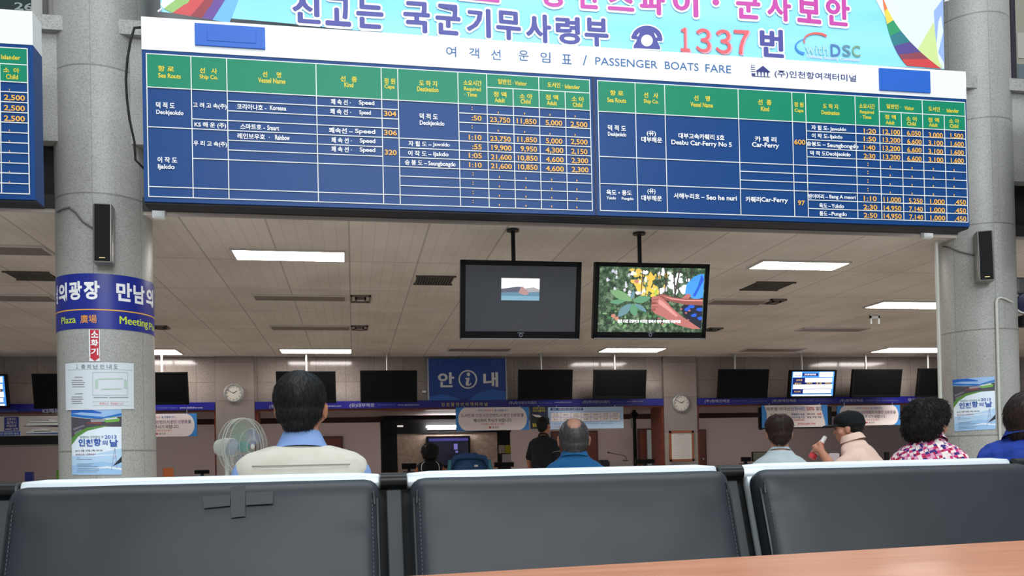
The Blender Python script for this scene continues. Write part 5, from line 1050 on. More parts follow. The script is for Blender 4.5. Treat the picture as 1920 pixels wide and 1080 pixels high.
def rbox(mb, c, half, r, material, M=None, cuts=14, bulge=0.0, wr=None):
    bm = bmesh.new(); bmesh.ops.create_cube(bm, size=2.0); bmesh.ops.subdivide_edges(bm, edges=bm.edges[:], cuts=cuts, use_grid_fill=True)
    for v in bm.verts:
        # cluster samples towards the rounded rim
        p = Vector([math.copysign(abs(v.co[i])**0.6, v.co[i])*half[i] for i in range(3)])
        q = Vector([max(-half[i]+r, min(half[i]-r, p[i])) for i in range(3)]); d = p-q
        if d.length > 1e-9: p = q+d.normalized()*r
        a, b_ = p.x/half[0], p.z/half[2]
        if bulge and p.y < 0: p.y -= bulge*max(0, 1-a*a)**0.8*max(0, 1-b_**4)
        if wr: p.y += wr(a, b_) if p.y < 0 else 0
        v.co = p
    bmesh.ops.recalc_face_normals(bm, faces=bm.faces[:])
    mb.bm(bm, material, Matrix.Translation(c) @ (M.to_4x4() if M else Matrix.Identity(4)))
WB = thing('waiting_bench', 'row of black padded waiting seats with pale shell tops across the front of the picture', 'bench', (X0S+PITCH_S*1.5, YSB, 0))
def seat_pt(i, u, v, w=0): return Vector((X0S+i*PITCH_S+WSH/2+u, YSB, ZTS))+DN*v+OUT*w
for i in range(-1, 4):
    m = MB(); rbox(m, seat_pt(i, 0, 0.25, -0.012), (WSH/2-0.0085, 0.012, 0.25), 0.0115, ALU, MSB, 8); rbox(m, seat_pt(i, 0, 0.015, -0.012), (WSH/2, 0.0125, 0.015), 0.0115, ALU, MSB, 8)
    m.smooth = 'auto'; sh = P_(m, 'backrest_shell', WB)
    rg = random.Random(i+5)
    def wr(a, b_, i=i): return 0.0016*noise.noise(Vector((a*3+i*7, b_*4, 0.3)))+0.003*math.exp(-((abs(a)-0.9)/0.10)**2)*math.exp(-((b_-0.72)/0.05)**2)
    m = MB(); rbox(m, seat_pt(i, 0, 0.2565, 0.026), (WSH/2-0.0035, 0.026, 0.231), 0.022, LEA, MSB, 26, 0.010, wr); m.smooth = True; P_(m, 'backrest_pad', sh)
    for s_ in (-1, 1):
        m = MB(); uu = s_*(WSH/2-0.0085); m.tube([seat_pt(i, uu-s_*0.004, 0.040, 0.034)]+[seat_pt(i, uu, 0.062+k*0.038, 0.0428) for k in range(11)], 0.0028, LEAD, 6)
        m.tube([seat_pt(i, uu-s_*0.008, 0.032, 0.036), seat_pt(i, uu-s_*0.005, 0.054, 0.050), seat_pt(i, uu-s_*0.004, 0.07, 0.048)], 0.0022, LEAD, 6)
        for k in range(66):
            m.bbox(seat_pt(i, uu-s_*0.0075, 0.066+k*0.0062, 0.0516), (0.0011, 0.0010, 0.0038), STI, MSB)
        m.smooth = 'auto'; P_(m, 'seam', sh)
    m = MB(); rbox(m, seat_pt(i, 0, 0.50, 0.0)+Vector((0, -0.20, -0.02)), (WSH/2-0.01, 0.225, 0.04), 0.03, LEA, None, 10); m.smooth = True; P_(m, 'seat_cushion', WB)
    if i == 0:
        TP = mat('repair_tape', (27, 32, 37), 0.45, spec=0.42)
        m = MB()
        def tp(pts): m.poly([tape_pt(*p) for p in pts], TP)
        def tape_pt(px, py, e=0.0):
            d = ray(px, py); o_ = seat_pt(0, 0, 0, 0.0618); t = (o_-CO).dot(OUT)/d.dot(OUT); return CO+d*t
        tp([(432, 913), (460, 910), (460, 968), (433, 971)]); tp([(461, 924), (512, 921), (512, 944), (461, 947)]); tp([(380, 931), (431, 928), (431, 948), (382, 953)])
        P_(m, 'repair_tape', sh)
for i in range(-1, 5):
    c0 = seat_pt(i, -WSH/2-(PITCH_S-WSH)/2, 0, 0); g = PITCH_S-WSH
    m = MB(); m.tube([c0+DN*0.019-XV*(g/2+0.001), c0+DN*0.019+XV*(g/2+0.001)], 0.013, BLACK, 16); m.smooth = 'auto'; P_(m, 'joint_cap', WB)
    m = MB(); m.bbox(c0+DN*0.26-OUT*0.012, (0.024, 0.02, 0.47), POSTG, MSB, 0.002); m.bbox(c0+DN*0.258-OUT*0.030, (g+0.034, 0.008, 0.484), BLACKM, MSB); P_(m, 'back_post', WB)
xl_, xr_ = X0S-PITCH_S, X0S+4*PITCH_S; yb_ = YSB-0.36
m = MB(); m.bbox(((xl_+xr_)/2, yb_+0.1, 0.38), (xr_-xl_, 0.08, 0.05), BLACK, bevel=0.006); P_(m, 'beam', WB)
for x in (xl_+0.25, (xl_+xr_)/2, xr_-0.25):
    m = MB(); m.tube([(x, yb_+0.1, 0.36), (x, yb_+0.1, 0.05)], 0.03, STEEL, 12); m.bbox((x, yb_+0.1, 0.025), (0.06, 0.55, 0.05), STEEL, bevel=0.01); m.smooth = 'auto'; P_(m, 'leg', WB)

# ------------------------------------------------------------------ table under the camera
ZTB = EYE-0.105
a = PZ(740, 1080, ZTB); b_ = PZ(1920, 1012, ZTB); dv = (b_-a).normalized(); nv = Vector((dv.y, -dv.x, 0))
L0 = a-dv*0.75; R0 = b_+dv*0.35
TBW = mat('table_wood', (222, 154, 116), 0.3, spec=0.5); vary(TBW, (206, 134, 96), 3.0, 6, 0.35, 0.7, stretch=(1.2, 16, 16))
TB = thing('wooden_table', 'orange-brown wooden table top in the lower right corner', 'table', (L0+R0)/2*1 - Vector((0, 0, ZTB)))
Mt = Matrix((dv, -nv, Vector((0, 0, 1)))).transposed(); wid = 0.72
m = MB(); m.bbox((L0+R0)/2+nv*(wid/2)-Vector((0, 0, 0.016)), ((R0-L0).length, wid, 0.032), TBW, Mt, 0.006, 3); m.smooth = 'auto'; P_(m, 'tabletop', TB)
for s_, t_ in ((0.08, 0.42), (0.08, wid-0.06), ((R0-L0).length-0.08, 0.42), ((R0-L0).length-0.08, wid-0.06)):
    q = L0+dv*s_+nv*t_; m = MB(); m.tube([(q.x, q.y, ZTB-0.03), (q.x, q.y, 0)], 0.022, STEEL, 12); m.smooth = 'auto'; P_(m, 'leg', TB)

# ------------------------------------------------------------------ figures
def bake(bm, mods):
    me = bpy.data.meshes.new('tmp'); bm.to_mesh(me); bm.free(); o = bpy.data.objects.new('tmp', me); COL.objects.link(o)
    for t, kw in mods:
        md = o.modifiers.new('m', t)
        for k, v in kw.items(): setattr(md, k, v)
    bpy.context.view_layer.update(); dg = bpy.context.evaluated_depsgraph_get()
    r = bpy.data.meshes.new_from_object(o.evaluated_get(dg)); bpy.data.objects.remove(o); bpy.data.meshes.remove(me); return r
class Org:
    """overlapping shapes in figure space fused into one continuous skin"""
    def __init__(s): s.m = MB()
    def limb(s, pts):   # [(p, r), ...]
        for (p, r), (q, r2) in zip(pts, pts[1:]):
            p, q = Vector(p), Vector(q); d = (q-p).normalized()
            s.m.tube([p-d*r*0.0, p+(q-p)*0.5, q], [r, (r+r2)/2, r2], BLACK, 14)
        for p, r in pts: s.m.ell(Vector(p), (r, r, r), BLACK, None, 14, 10)
    def rings(s, rs, n_=22):
        V = []; F = []
        for c, rx, ry in rs:
            for k in range(n_):
                an = 2*math.pi*k/n_; V.append((c[0]+rx*math.cos(an), c[1]+ry*math.sin(an), c[2]))
        for i in range(len(rs)-1):
            for k in range(n_): F.append((i*n_+k, i*n_+(k+1) % n_, (i+1)*n_+(k+1) % n_, (i+1)*n_+k))
        F += [tuple(range(n_))[::-1], tuple(range((len(rs)-1)*n_, len(rs)*n_))]; s.m.add(V, F, BLACK)
    def ell(s, c, r, M=None): s.m.ell(Vector(c), r, BLACK, M, 20, 14)
    def mesh(s, voxel=0.008, smooth=6, disp=None):
        bm = bmesh.new(); vs = [bm.verts.new(v) for v in s.m.v]
        for f in s.m.f:
            try: bm.faces.new([vs[i] for i in f])
            except ValueError: pass
        bmesh.ops.recalc_face_normals(bm, faces=bm.faces[:])
        me = bake(bm, [('REMESH', dict(mode='VOXEL', voxel_size=voxel, use_smooth_shade=True)), ('SMOOTH', dict(iterations=smooth, factor=0.5))])
        if disp:
            ns_ = [Vector(v.normal) for v in me.vertices]; cs_ = [v.co.copy() for v in me.vertices]; fl_ = []
            for c_, n_ in zip(cs_, ns_): fl_ += list(c_+n_*disp(c_))
            me.vertices.foreach_set('co', fl_); me.update()
        return me
def put(me, name, parent, material):
    me.name = name; me.materials.clear(); me.materials.append(material); me.shade_smooth()
    o = bpy.data.objects.new(name, me); COL.objects.link(o); o.parent = parent; return o
def tufts(me, n_, ln, wd_, down=0.8, seed=1, keep=lambda co: True, lift=0.25, top=None, curl=0.0):
    """short tapering locks lying on a hair mesh, added to the same mesh"""
    rg = random.Random(seed); polys = [p for p in me.polygons if keep(p.center)]
    V = [tuple(v.co) for v in me.vertices]; F = [tuple(p.vertices) for p in me.polygons]
    zmax = max(v[2] for v in V); cen = Vector((sum(v[0] for v in V)/len(V), sum(v[1] for v in V)/len(V), 0))
    top = top or Vector((cen.x, cen.y-0.02, zmax))
    for _ in range(n_):
        p = rg.choice(polys); c = Vector(p.center); nn = Vector(p.normal)
        fl = (c-top); fl = fl-nn*fl.dot(nn)
        if fl.length < 1e-4: fl = Vector((1, 0, 0))
        fl.normalize(); fl = (fl+Vector((rg.gauss(0, .25+curl), rg.gauss(0, .25+curl), rg.gauss(0, .2+curl)))); fl = (fl-nn*fl.dot(nn)).normalized()
        sd = nn.cross(fl).normalized()*wd_; l_ = ln*rg.uniform(0.6, 1.3); b0 = len(V)
        for t, wv_, lf in ((0, 1, -0.15), (0.5, 0.8, lift*0.9), (1.0, 0.12, lift*0.6)):
            q = c+fl*l_*t+nn*l_*lf*0.5+Vector((0, 0, -down*l_*t*t*0.3))
            V += [tuple(q-sd*wv_), tuple(q+nn*wd_*0.8*wv_), tuple(q+sd*wv_)]
        for k in range(2):
            for j in ((0, 1), (1, 2), (2, 0)): F.append((b0+k*3+j[0], b0+k*3+j[1], b0+k*3+3+j[1], b0+k*3+3+j[0]))
    m2 = bpy.data.meshes.new('hair'); m2.from_pydata(V, [], F); m2.update(); return m2
def skin_mat(name, c):
    m_ = mat(name, c, 0.5); nodes(m_)[2].inputs['Subsurface Weight'].default_value = 0.08; return m_
SKIN = skin_mat('skin_tan', (176, 118, 88)); SKIN2 = skin_mat('skin_warm', (180, 126, 102))
HAIRB = mat('hair_black', (14, 13, 13), 0.58, spec=0.35); HAIRBR = mat('hair_dark_brown', (44, 28, 25), 0.55, spec=0.35); HAIRG = mat('hair_greying', (46, 45, 46), 0.5)
PANT = mat('trousers_dark', (44, 46, 54), 0.8); SHOE = mat('shoe_black', (22, 22, 24), 0.4)
EYEW = mat('eye_dark', (24, 18, 16), 0.2)
CLOTHS = {}
def cloth(name, c, c2=None, sc=14):
    m_ = mat(name, c, 0.85, spec=0.2)
    if c2: vary(m_, c2, sc, 5, 0.3, 0.7, bump=0.25, dist=0.01)
    return m_
def head_shapes(o, H, R3, hs):
    def E(c, r): o.ell(H+R3@(Vector(c)*hs), Vector(r)*hs, R3)
    E((0, -0.012, 0.022), (0.075, 0.094, 0.090)); E((0, 0.02, -0.045), (0.058, 0.068, 0.062)); E((0, 0.045, -0.088), (0.034, 0.034, 0.024))
    E((0, 0.05, -0.01), (0.060, 0.042, 0.050)); E((0, 0.094, -0.022), (0.014, 0.018, 0.016)); E((0, 0.086, -0.004), (0.009, 0.014, 0.024))
    E((0, 0.082, -0.058), (0.024, 0.012, 0.009)); E((0, 0.080, -0.068), (0.020, 0.012, 0.008)); E((0, 0.076, 0.022), (0.050, 0.016, 0.010))
    for s_ in (-1, 1):
        E((s_*0.080, -0.004, -0.012), (0.010, 0.020, 0.033)); E((s_*0.083, -0.010, -0.002), (0.009, 0.017, 0.020)); E((s_*0.052, 0.05, -0.030), (0.022, 0.022, 0.022))
FIGS = {}
def figure(label, px, py, D, yaw, head_yaw=0, head_pitch=0, hs=1.0, stand=False, lean=0.03, skin=SKIN, torso=1.0, shirt=None, sleeve='short', hair=None, arms=None, pant=PANT, group=None, roll=0, shoulder=1.0, hscale=None, cap=None, hb=1.15):
    P = PD(px, py, D); base = 1.525 if stand else hb
    S = hscale or P.z/base
    Hl = Vector((0, lean+0.015, base))                       # head centre in figure space
    Rz = Matrix.Rotation(math.radians(yaw), 3, 'Z')
    off = Rz@(Hl*S)
    root = thing('person', label, 'person', (P.x-off.x, P.y-off.y, P.z-base*S), group)
    root.rotation_euler = (0, 0, math.radians(yaw)); root.scale = (S, S, S)
    R3 = Matrix.Rotation(math.radians(head_yaw), 3, 'Z')@Matrix.Rotation(math.radians(head_pitch), 3, 'X')@Matrix.Rotation(math.radians(roll), 3, 'Y')
    k = base-1.19 if stand else 0.0                                            # torso shift when standing
    sw_ = 0.160*shoulder
    def TZ(z): return z+k
    def ln(z): return lean*max(0, (z-0.5)/0.6)**1.3
    prof = [(0.455, .160, .112), (0.60, .148*torso, .106*torso), (0.75, .155*torso, .112*torso), (0.86, .176*shoulder, .113*torso), (0.93, .190*shoulder, .102), (0.965, .178*shoulder, .092), (0.99, .148*shoulder, .084), (1.015, .086, .072), (1.045, .062, .062), (1.09, .055, .058)]
    rings = [((0, ln(z), TZ(z)), rx, ry) for z, rx, ry in prof]
    sh = [Vector((s_*sw_, ln(0.93), TZ(0.908))) for s_ in (-1, 1)]
    if arms is None: arms = [None, None]
    if stand:
        knees = [Vector((s_*0.09, 0.05+0.10*s_, 0.46)) for s_ in (-1, 1)]; ank = [Vector((s_*0.09, -0.02+0.16*s_, 0.08)) for s_ in (-1, 1)]
        hips = [Vector((s_*0.085, 0, TZ(0.5))) for s_ in (-1, 1)]
        darm = [(Vector((s_*0.235, ln(0.9)-0.03, TZ(0.68))), Vector((s_*0.245, 0.06, TZ(0.45)))) for s_ in (-1, 1)]
    else:
        knees = [Vector((s_*0.12, 0.42, 0.49)) for s_ in (-1, 1)]; ank = [Vector((s_*0.11, 0.42, 0.09)) for s_ in (-1, 1)]
        hips = [Vector((s_*0.085, 0.0, 0.50)) for s_ in (-1, 1)]
        darm = [(Vector((s_*0.24, lean+0.03, 0.69)), Vector((s_*0.13, 0.26, 0.60))) for s_ in (-1, 1)]
    jo = []
    for i in (0, 1): jo.append(arms[i] or darm[i])
    b = Org(); b.rings(rings)
    b.limb([((0, ln(1.05), TZ(1.03)), 0.056), (Hl+R3@Vector((0, -0.02, -0.06)), 0.054)])
    head_shapes(b, Hl, R3, hs)
    hands = []
    for i, s_ in enumerate((-1, 1)):
        el, wr_ = Vector(jo[i][0]), Vector(jo[i][1])
        b.limb([(sh[i], 0.052), (sh[i].lerp(el, .5), 0.045), (el, 0.038), (el.lerp(wr_, .4), 0.036), (wr_, 0.025)])
        hd = jo[i][2] if len(jo[i]) > 2 else None
        fw = (wr_-el).normalized(); down = Vector((0, 0, -1)) if not hd else hd
        sd = fw.cross(down); sd = sd.normalized() if sd.length > .01 else Vector((1, 0, 0)); pn = sd.cross(fw).normalized()
        pc = wr_+fw*0.05
        b.limb([(wr_, 0.026), (pc-sd*0.018, 0.019), (pc+fw*0.035-sd*0.022, 0.015)]); b.limb([(wr_, 0.026), (pc+sd*0.018, 0.019), (pc+fw*0.035+sd*0.022, 0.015)])
        curl = 1.0 if hd else 0.35
        for j, (o_, l_) in enumerate(((-0.031, .030), (-0.010, .036), (0.011, .034), (0.030, .026))):
            p0 = pc+fw*0.036+sd*o_; p1 = p0+fw*l_*(1-.3*curl)-pn*(-l_*.5*curl); p2 = p1+fw*l_*(.8-.9*curl)+pn*l_*.8*curl; p3 = p2+fw*l_*(.5-1.0*curl)+pn*l_*.4*curl
            b.limb([(p0, .0105), (p1, .0095), (p2, .0088), (p3, .0078)])
        t0 = pc-fw*0.015-sd*0.026*s_; b.limb([(t0, .013), (t0-sd*s_*.022+fw*.022+pn*.01, .0115), (t0-sd*s_*.022+fw*.046+pn*.026, .0095)])
        hands.append((pc, fw, sd, pn))
    for i in (0, 1):
        b.limb([(hips[i], .080), (hips[i].lerp(knees[i], .5), .070), (knees[i], .054), (knees[i].lerp(ank[i], .35), .052), (ank[i], .036)])
        b.limb([(ank[i]-Vector((0, 0.03, 0.045)), .036), (ank[i]+Vector((0, .10, -.055)), .030), (ank[i]+Vector((0, .15, -.06)), .024)])
    put(b.mesh(0.0075, 5), 'body', root, skin)
    # trousers and shoes
    t = Org(); t.rings([((0, 0, TZ(0.44)), .170, .125), ((0, 0.0, TZ(0.52)), .172, .128), ((0, 0.005, TZ(0.62)), .158*torso, .118*torso)])
    for i in (0, 1): t.limb([(hips[i], .094), (hips[i].lerp(knees[i], .5), .084), (knees[i], .068), (knees[i].lerp(ank[i], .4), .064), (ank[i]+Vector((0, 0, .03)), .052)])
    put(t.mesh(0.012, 5), 'trousers', root, pant)
    for i in (0, 1):
        t = Org(); t.limb([(ank[i]-Vector((0, 0.03, 0.042)), .044), (ank[i]+Vector((0, .08, -.05)), .039), (ank[i]+Vector((0, .15, -.055)), .032)]); put(t.mesh(0.01, 3), 'shoe', root, SHOE)
    for s_ in (-1, 1):
        m_ = MB(); m_.ell(Hl+R3@(Vector((s_*0.031, 0.083, 0.004))*hs), (0.013*hs, 0.008*hs, 0.006*hs), EYEW, R3, 10, 8); m_.smooth = True; o = m_.build('eye', root)
        m_ = MB(); m_.ell(Hl+R3@(Vector((s_*0.032, 0.089, 0.026))*hs), (0.020*hs, 0.006*hs, 0.004*hs), HAIRB, R3, 10, 8); m_.smooth = True; m_.build('eyebrow', root)
    g = dict(root=root, H=Hl, R=R3, hs=hs, S=S, rings=rings, sh=sh, jo=jo, ln=ln, TZ=TZ, sw=sw_, hands=hands, torso=torso, prof=prof)
    return g
def top(g, material, sleeve='short', name='shirt', e=0.014, zt=1.055, zb=0.50, wrinkle=0.004, neck=0.012, voxel=0.009):
    o = Org(); r2 = []
    for (c, rx, ry), (z, _, _) in zip(g['rings'], g['prof']):
        if z < zb-0.06 or z > zt: continue
        ee = e if z < 1.0 else neck
        r2.append((c, rx+ee, ry+ee))
    o.rings(r2)
    for i in (0, 1):
        el, wr_ = Vector(g['jo'][i][0]), Vector(g['jo'][i][1]); s0 = g['sh'][i]
        if sleeve == 'none': continue
        if sleeve == 'short': o.limb([(s0, .052+e), (s0.lerp(el, .45), .052+e), (s0.lerp(el, .8), .050+e)])
        else: o.limb([(s0, .052+e), (s0.lerp(el, .5), .050+e), (el, .044+e), (el.lerp(wr_, .5), .040+e), (el.lerp(wr_, .94), .033+e)])
    sd = random.random()*10
    def dp(co): return wrinkle*noise.fractal(Vector((co.x*9+sd, co.y*9, co.z*16)), 1.0, 2.0, 3)
    return put(o.mesh(voxel, 5, dp), name, g['root'], material)
def collar(g, material, r=0.072, h=0.035, z=1.045, tilt=-16, name='collar', thick=0.006, flare=0.012):
    m_ = MB(); n_ = 40; c = Vector((0, g['ln'](z)+0.002, g['TZ'](z))); R_ = Matrix.Rotation(math.radians(tilt), 3, 'X')
    prof = [(r+flare+thick, -h*0.5), (r+flare*0.5+thick, -h*0.1), (r+thick*0.7, h*0.45), (r, h*0.5), (r-thick*0.6, h*0.4), (r-thick, -h*0.3)]
    V = []; F = []
    for rr, hh in prof:
        for k in range(n_): an = 2*math.pi*k/n_; V.append(c+R_@Vector((rr*math.cos(an), rr*1.0*math.sin(an), hh)))
    for i in range(len(prof)-1):
        for k in range(n_): F.append((i*n_+k, i*n_+(k+1) % n_, (i+1)*n_+(k+1) % n_, (i+1)*n_+k))
    m_.add(V, F, material); m_.smooth = True; return m_.build(name, g['root'])
def hair(g, shapes, material, n_=900, ln=0.03, wd_=0.0016, voxel=0.007, disp=None, name='hair', lift=0.25, topv=None, curl=0.0, seed=3, cut=None):
    o = Org(); H, R3, hs = g['H'], g['R'], g['hs']
    for c, r in shapes: o.ell(H+R3@(Vector(c)*hs), Vector(r)*hs, R3)
    me = o.mesh(voxel, 3, disp)
    inv = R3.transposed()
    if cut:
        bm = bmesh.new(); bm.from_mesh(me)
        kill = [f for f in bm.faces if cut(*((inv@(f.calc_center_median()-H))/hs))]
        bmesh.ops.delete(bm, geom=kill, context='FACES'); bm.to_mesh(me); bm.free()
    me = tufts(me, n_, ln, wd_, seed=seed, lift=lift, top=(H+R3@Vector(topv)) if topv else None, curl=curl)
    return put(me, name, g['root'], material)
SHORT = [((0, -0.020, 0.036), (0.088, 0.102, 0.090)), ((0, -0.040, -0.010), (0.078, 0.074, 0.066)), ((0, -0.056, -0.050), (0.056, 0.048, 0.042)), ((0, 0.045, 0.085), (0.060, 0.045, 0.032))]
def scut(x, y, z): return (y > 0.072 and z < 0.06) or (y > -0.022 and z < 0.004) or (y > 0.03 and z < 0.02)
# 1 near man
BEI = cloth('vest_beige', (206, 203, 190), (196, 192, 178)); LBL = cloth('shirt_light_blue', (132, 160, 208), (118, 146, 196))
g = figure('person seen from behind in a beige vest over a light blue shirt, short black hair', 565, 764, 3.05, 2, head_yaw=-10, head_pitch=2, hs=1.03, lean=0.05, skin=SKIN, shoulder=1.08, torso=1.05)
top(g, LBL, 'long', 'shirt', zt=1.02); top(g, BEI, 'none', 'vest', e=0.026, zt=1.02, neck=0.016, zb=0.52, wrinkle=0.003)
collar(g, LBL, r=0.060, h=0.068, z=1.030, flare=0.030, tilt=-12)
m_ = MB()
vr = [(c, rx, ry) for (c, rx, ry), pz in zip(g['rings'], g['prof']) if abs(pz[0]-0.93) < .01][0]
m_.tube([(vr[0][0]+(vr[1]*0.97+0.027)*math.cos(a*math.pi/20), vr[0][1]+(vr[2]*0.98+0.030)*math.sin(a*math.pi/20), vr[0][2]+0.018) for a in range(-15, -4)], 0.0022, cloth('vest_seam', (150, 148, 140)), 6); m_.smooth = True; m_.build('vest_seam', g['root'])
hair(g, SHORT, HAIRB, 2600, 0.020, 0.0010, topv=(0.01, -0.06, 0.12), lift=0.14, cut=scut)
# 2 bald man
BPO = cloth('polo_blue', (26, 84, 128), (20, 72, 114))
g = figure('balding person seen from behind in a blue polo shirt', 1076, 823, 4.75, -14, head_yaw=2, head_pitch=4, hs=1.08, lean=0.05, shoulder=0.86, hb=1.13, skin=skin_mat('skin_brown', (146, 102, 80)))
top(g, BPO, 'short'); collar(g, BPO, r=0.070, h=0.042, z=1.035, flare=0.012)
hair(g, [((0, -0.0055, 0.0135), (0.0835, 0.1035, 0.0985)), ((0, -0.046, -0.030), (0.070, 0.060, 0.055)), ((0, -0.056, -0.058), (0.052, 0.046, 0.038))], HAIRG, 2200, 0.012, 0.0009, voxel=0.0045, lift=0.10, cut=scut)
# 3 young man in grey
GTS = cloth('tshirt_grey', (176, 188, 192), (164, 176, 180))
g = figure('young person seen from behind in a pale grey T-shirt, dark brown hair', 1461, 812, 5.5, -24, head_yaw=2, head_pitch=-6, hs=0.97, shoulder=0.86, lean=0.03, skin=SKIN2, hb=1.16)
top(g, GTS, 'short'); collar(g, GTS, r=0.060, h=0.02, z=1.046, flare=0.008)
hair(g, SHORT+[((0.0, -0.02, 0.055), (0.093, 0.103, 0.078))], HAIRBR, 2200, 0.030, 0.0012, topv=(0.0, -0.05, 0.13), lift=0.2, cut=scut)
# 4 man with cap in profile
PNK = cloth('shirt_pink', (226, 198, 184), (216, 186, 170))
g = figure('person in profile with a black cap and pale pink shirt, bottle raised to the mouth', 1589, 803, 6.3, 40, head_yaw=16, head_pitch=-4, hs=0.93, lean=0.2, hb=1.13, torso=1.15, skin=SKIN2, arms=[(Vector((-0.26, 0.22, 0.82)), Vector((-0.13, 0.36, 0.965)), Vector((0.6, 0, -0.3))), None])
top(g, PNK, 'short'); collar(g, PNK, r=0.070, h=0.05, z=1.06, flare=0.015)
hair(g, [((0, -0.040, 0.01), (0.082, 0.080, 0.066)), ((0, -0.062, -0.045), (0.060, 0.046, 0.050))], HAIRB, 900, 0.016, 0.001, lift=0.12, cut=scut)
CAPM = cloth('cap_black', (20, 23, 25)); H, R3, hs = g['H'], g['R'], g['hs']
o = Org(); o.ell(H+R3@Vector((0, -0.015, 0.055)), (0.094, 0.108, 0.072), R3); o.ell(H+R3@Vector((0, -0.03, 0.03)), (0.092, 0.098, 0.05), R3)
for kx in range(-6, 7):
    xx = kx*0.011; o.ell(H+R3@Vector((xx, 0.125-abs(kx)*0.004, 0.030-abs(kx)*0.0012)), (0.02, 0.050, 0.007), R3)
o.ell(H+R3@Vector((0, -0.015, 0.127)), (0.01, 0.01, 0.006), R3)
put(o.mesh(0.006, 3), 'cap', g['root'], CAPM)
gc = g
# bottle held by the right hand
pc, fw, sd, pn = g['hands'][0]; Mw = Matrix.Translation(g['root'].location)@Matrix.Rotation(math.radians(40), 4, 'Z')@Matrix.Scale(g['S'], 4)
bc = Mw@(pc+fw*0.045+pn*0.03)
bc = bc-Vector((0, 0, 0.012)); BA = (PD(1557, 826, 6.2)-PD(1541, 851, 6.2)).normalized()
r = thing('drink_bottle', 'small red and white drink bottle held by the person in the black cap', 'bottle', bc-BA*0.09)
m = MB(); m.lathe([(0.026, -0.09), (0.029, -0.08), (0.029, 0.02), (0.022, 0.045)], bc, mat('bottle_red', (206, 60, 70), 0.3), BA, 20); m.smooth = 'auto'; P_(m, 'body', r)
m = MB(); m.lathe([(0.0295, -0.05), (0.0295, -0.025)], bc, WHITE, BA, 20); m.smooth = 'auto'; P_(m, 'label_band', r)
m = MB(); m.lathe([(0.021, 0.045), (0.016, 0.06), (0.016, 0.095), (0.013, 0.10)], bc, mat('bottle_cap_white', (226, 224, 222), 0.35), BA, 20); m.smooth = 'auto'; P_(m, 'neck', r)
# 5 woman with curly hair and patterned blouse
BLO = mat('blouse_pattern', (226, 206, 206), 0.85, spec=0.2); n, l, b = nodes(BLO)
tc = n.new('ShaderNodeTexCoord'); mp = n.new('ShaderNodeMapping'); mp.inputs['Rotation'].default_value = (0.3, 0.4, 0.78); mp.inputs['Scale'].default_value = (1, 1, 1)
vo = n.new('ShaderNodeTexVoronoi'); vo.distance = 'CHEBYCHEV'; vo.inputs['Scale'].default_value = 66; vo.inputs['Randomness'].default_value = 0.25
cr = n.new('ShaderNodeValToRGB'); cr.color_ramp.interpolation = 'CONSTANT'; e = cr.color_ramp.elements
e[0].position = 0; e[0].color = rgb(196, 60, 116); e[1].position = 0.22; e[1].color = rgb(232, 214, 212)
for ps, c_ in ((0.42, (60, 50, 116)), (0.55, (214, 150, 180)), (0.70, (236, 226, 220)), (0.84, (170, 40, 70))): k = e.new(ps); k.color = rgb(*c_)
sx = n.new('ShaderNodeSeparateColor'); l.new(tc.outputs['Object'], mp.inputs[0]); l.new(mp.outputs[0], vo.inputs['Vector']); l.new(vo.outputs['Color'], sx.inputs[0]); l.new(sx.outputs[0], cr.inputs[0]); l.new(cr.outputs[0], b.inputs['Base Color'])
g = figure('person with bouffant dark curly hair and a blouse of red, white and navy patches', 1742, 797, 4.8, -46, head_yaw=-26, head_pitch=6, hs=1.0, lean=0.05, skin=SKIN2, shoulder=0.88, torso=1.1, hb=1.115)
top(g, BLO, 'short', 'blouse'); collar(g, BLO, r=0.072, h=0.035, z=1.05, flare=0.02)
def cd_(co): return 0.010*noise.fractal(co*22, 1.0, 2.0, 3)
hair(g, [((0, -0.03, 0.050), (0.118, 0.118, 0.105)), ((0.0, -0.06, 0.0), (0.112, 0.096, 0.10)), ((0, -0.062, -0.06), (0.072, 0.06, 0.055)), ((0, 0.03, 0.09), (0.1, 0.07, 0.06)), ((-0.06, 0.0, 0.05), (0.045, 0.06, 0.06)), ((0.07, 0.01, 0.05), (0.045, 0.06, 0.05))], mat('hair_curly', (24, 18, 17), 0.6, spec=0.3), 3600, 0.022, 0.0016, disp=cd_, lift=0.7, curl=0.8, cut=lambda x, y, z: (y > -0.03 and z < 0.0) or (y > 0.06 and z < 0.05))
# 6 person in blue jacket
BJ = cloth('jacket_blue', (42, 68, 156), (32, 54, 134), 10)
g = figure('person in a bright blue jacket at the right edge, dark hair, seen from behind', 1928, 787, 3.85, -36, head_yaw=4, head_pitch=2, hs=1.06, lean=0.05, skin=SKIN2, shoulder=0.96, torso=1.1, hb=1.11)
top(g, BJ, 'long', 'jacket', e=0.028, wrinkle=0.022, neck=0.02); collar(g, BJ, r=0.080, h=0.06, z=1.055, flare=0.025)
hair(g, SHORT+[((0, -0.04, 0.02), (0.100, 0.098, 0.10)), ((0, -0.05, -0.04), (0.088, 0.075, 0.07))], HAIRBR, 2400, 0.03, 0.0013, lift=0.2, cut=lambda x, y, z: (y > 0.03 and z < 0.03) or (y > 0.072 and z < 0.06))
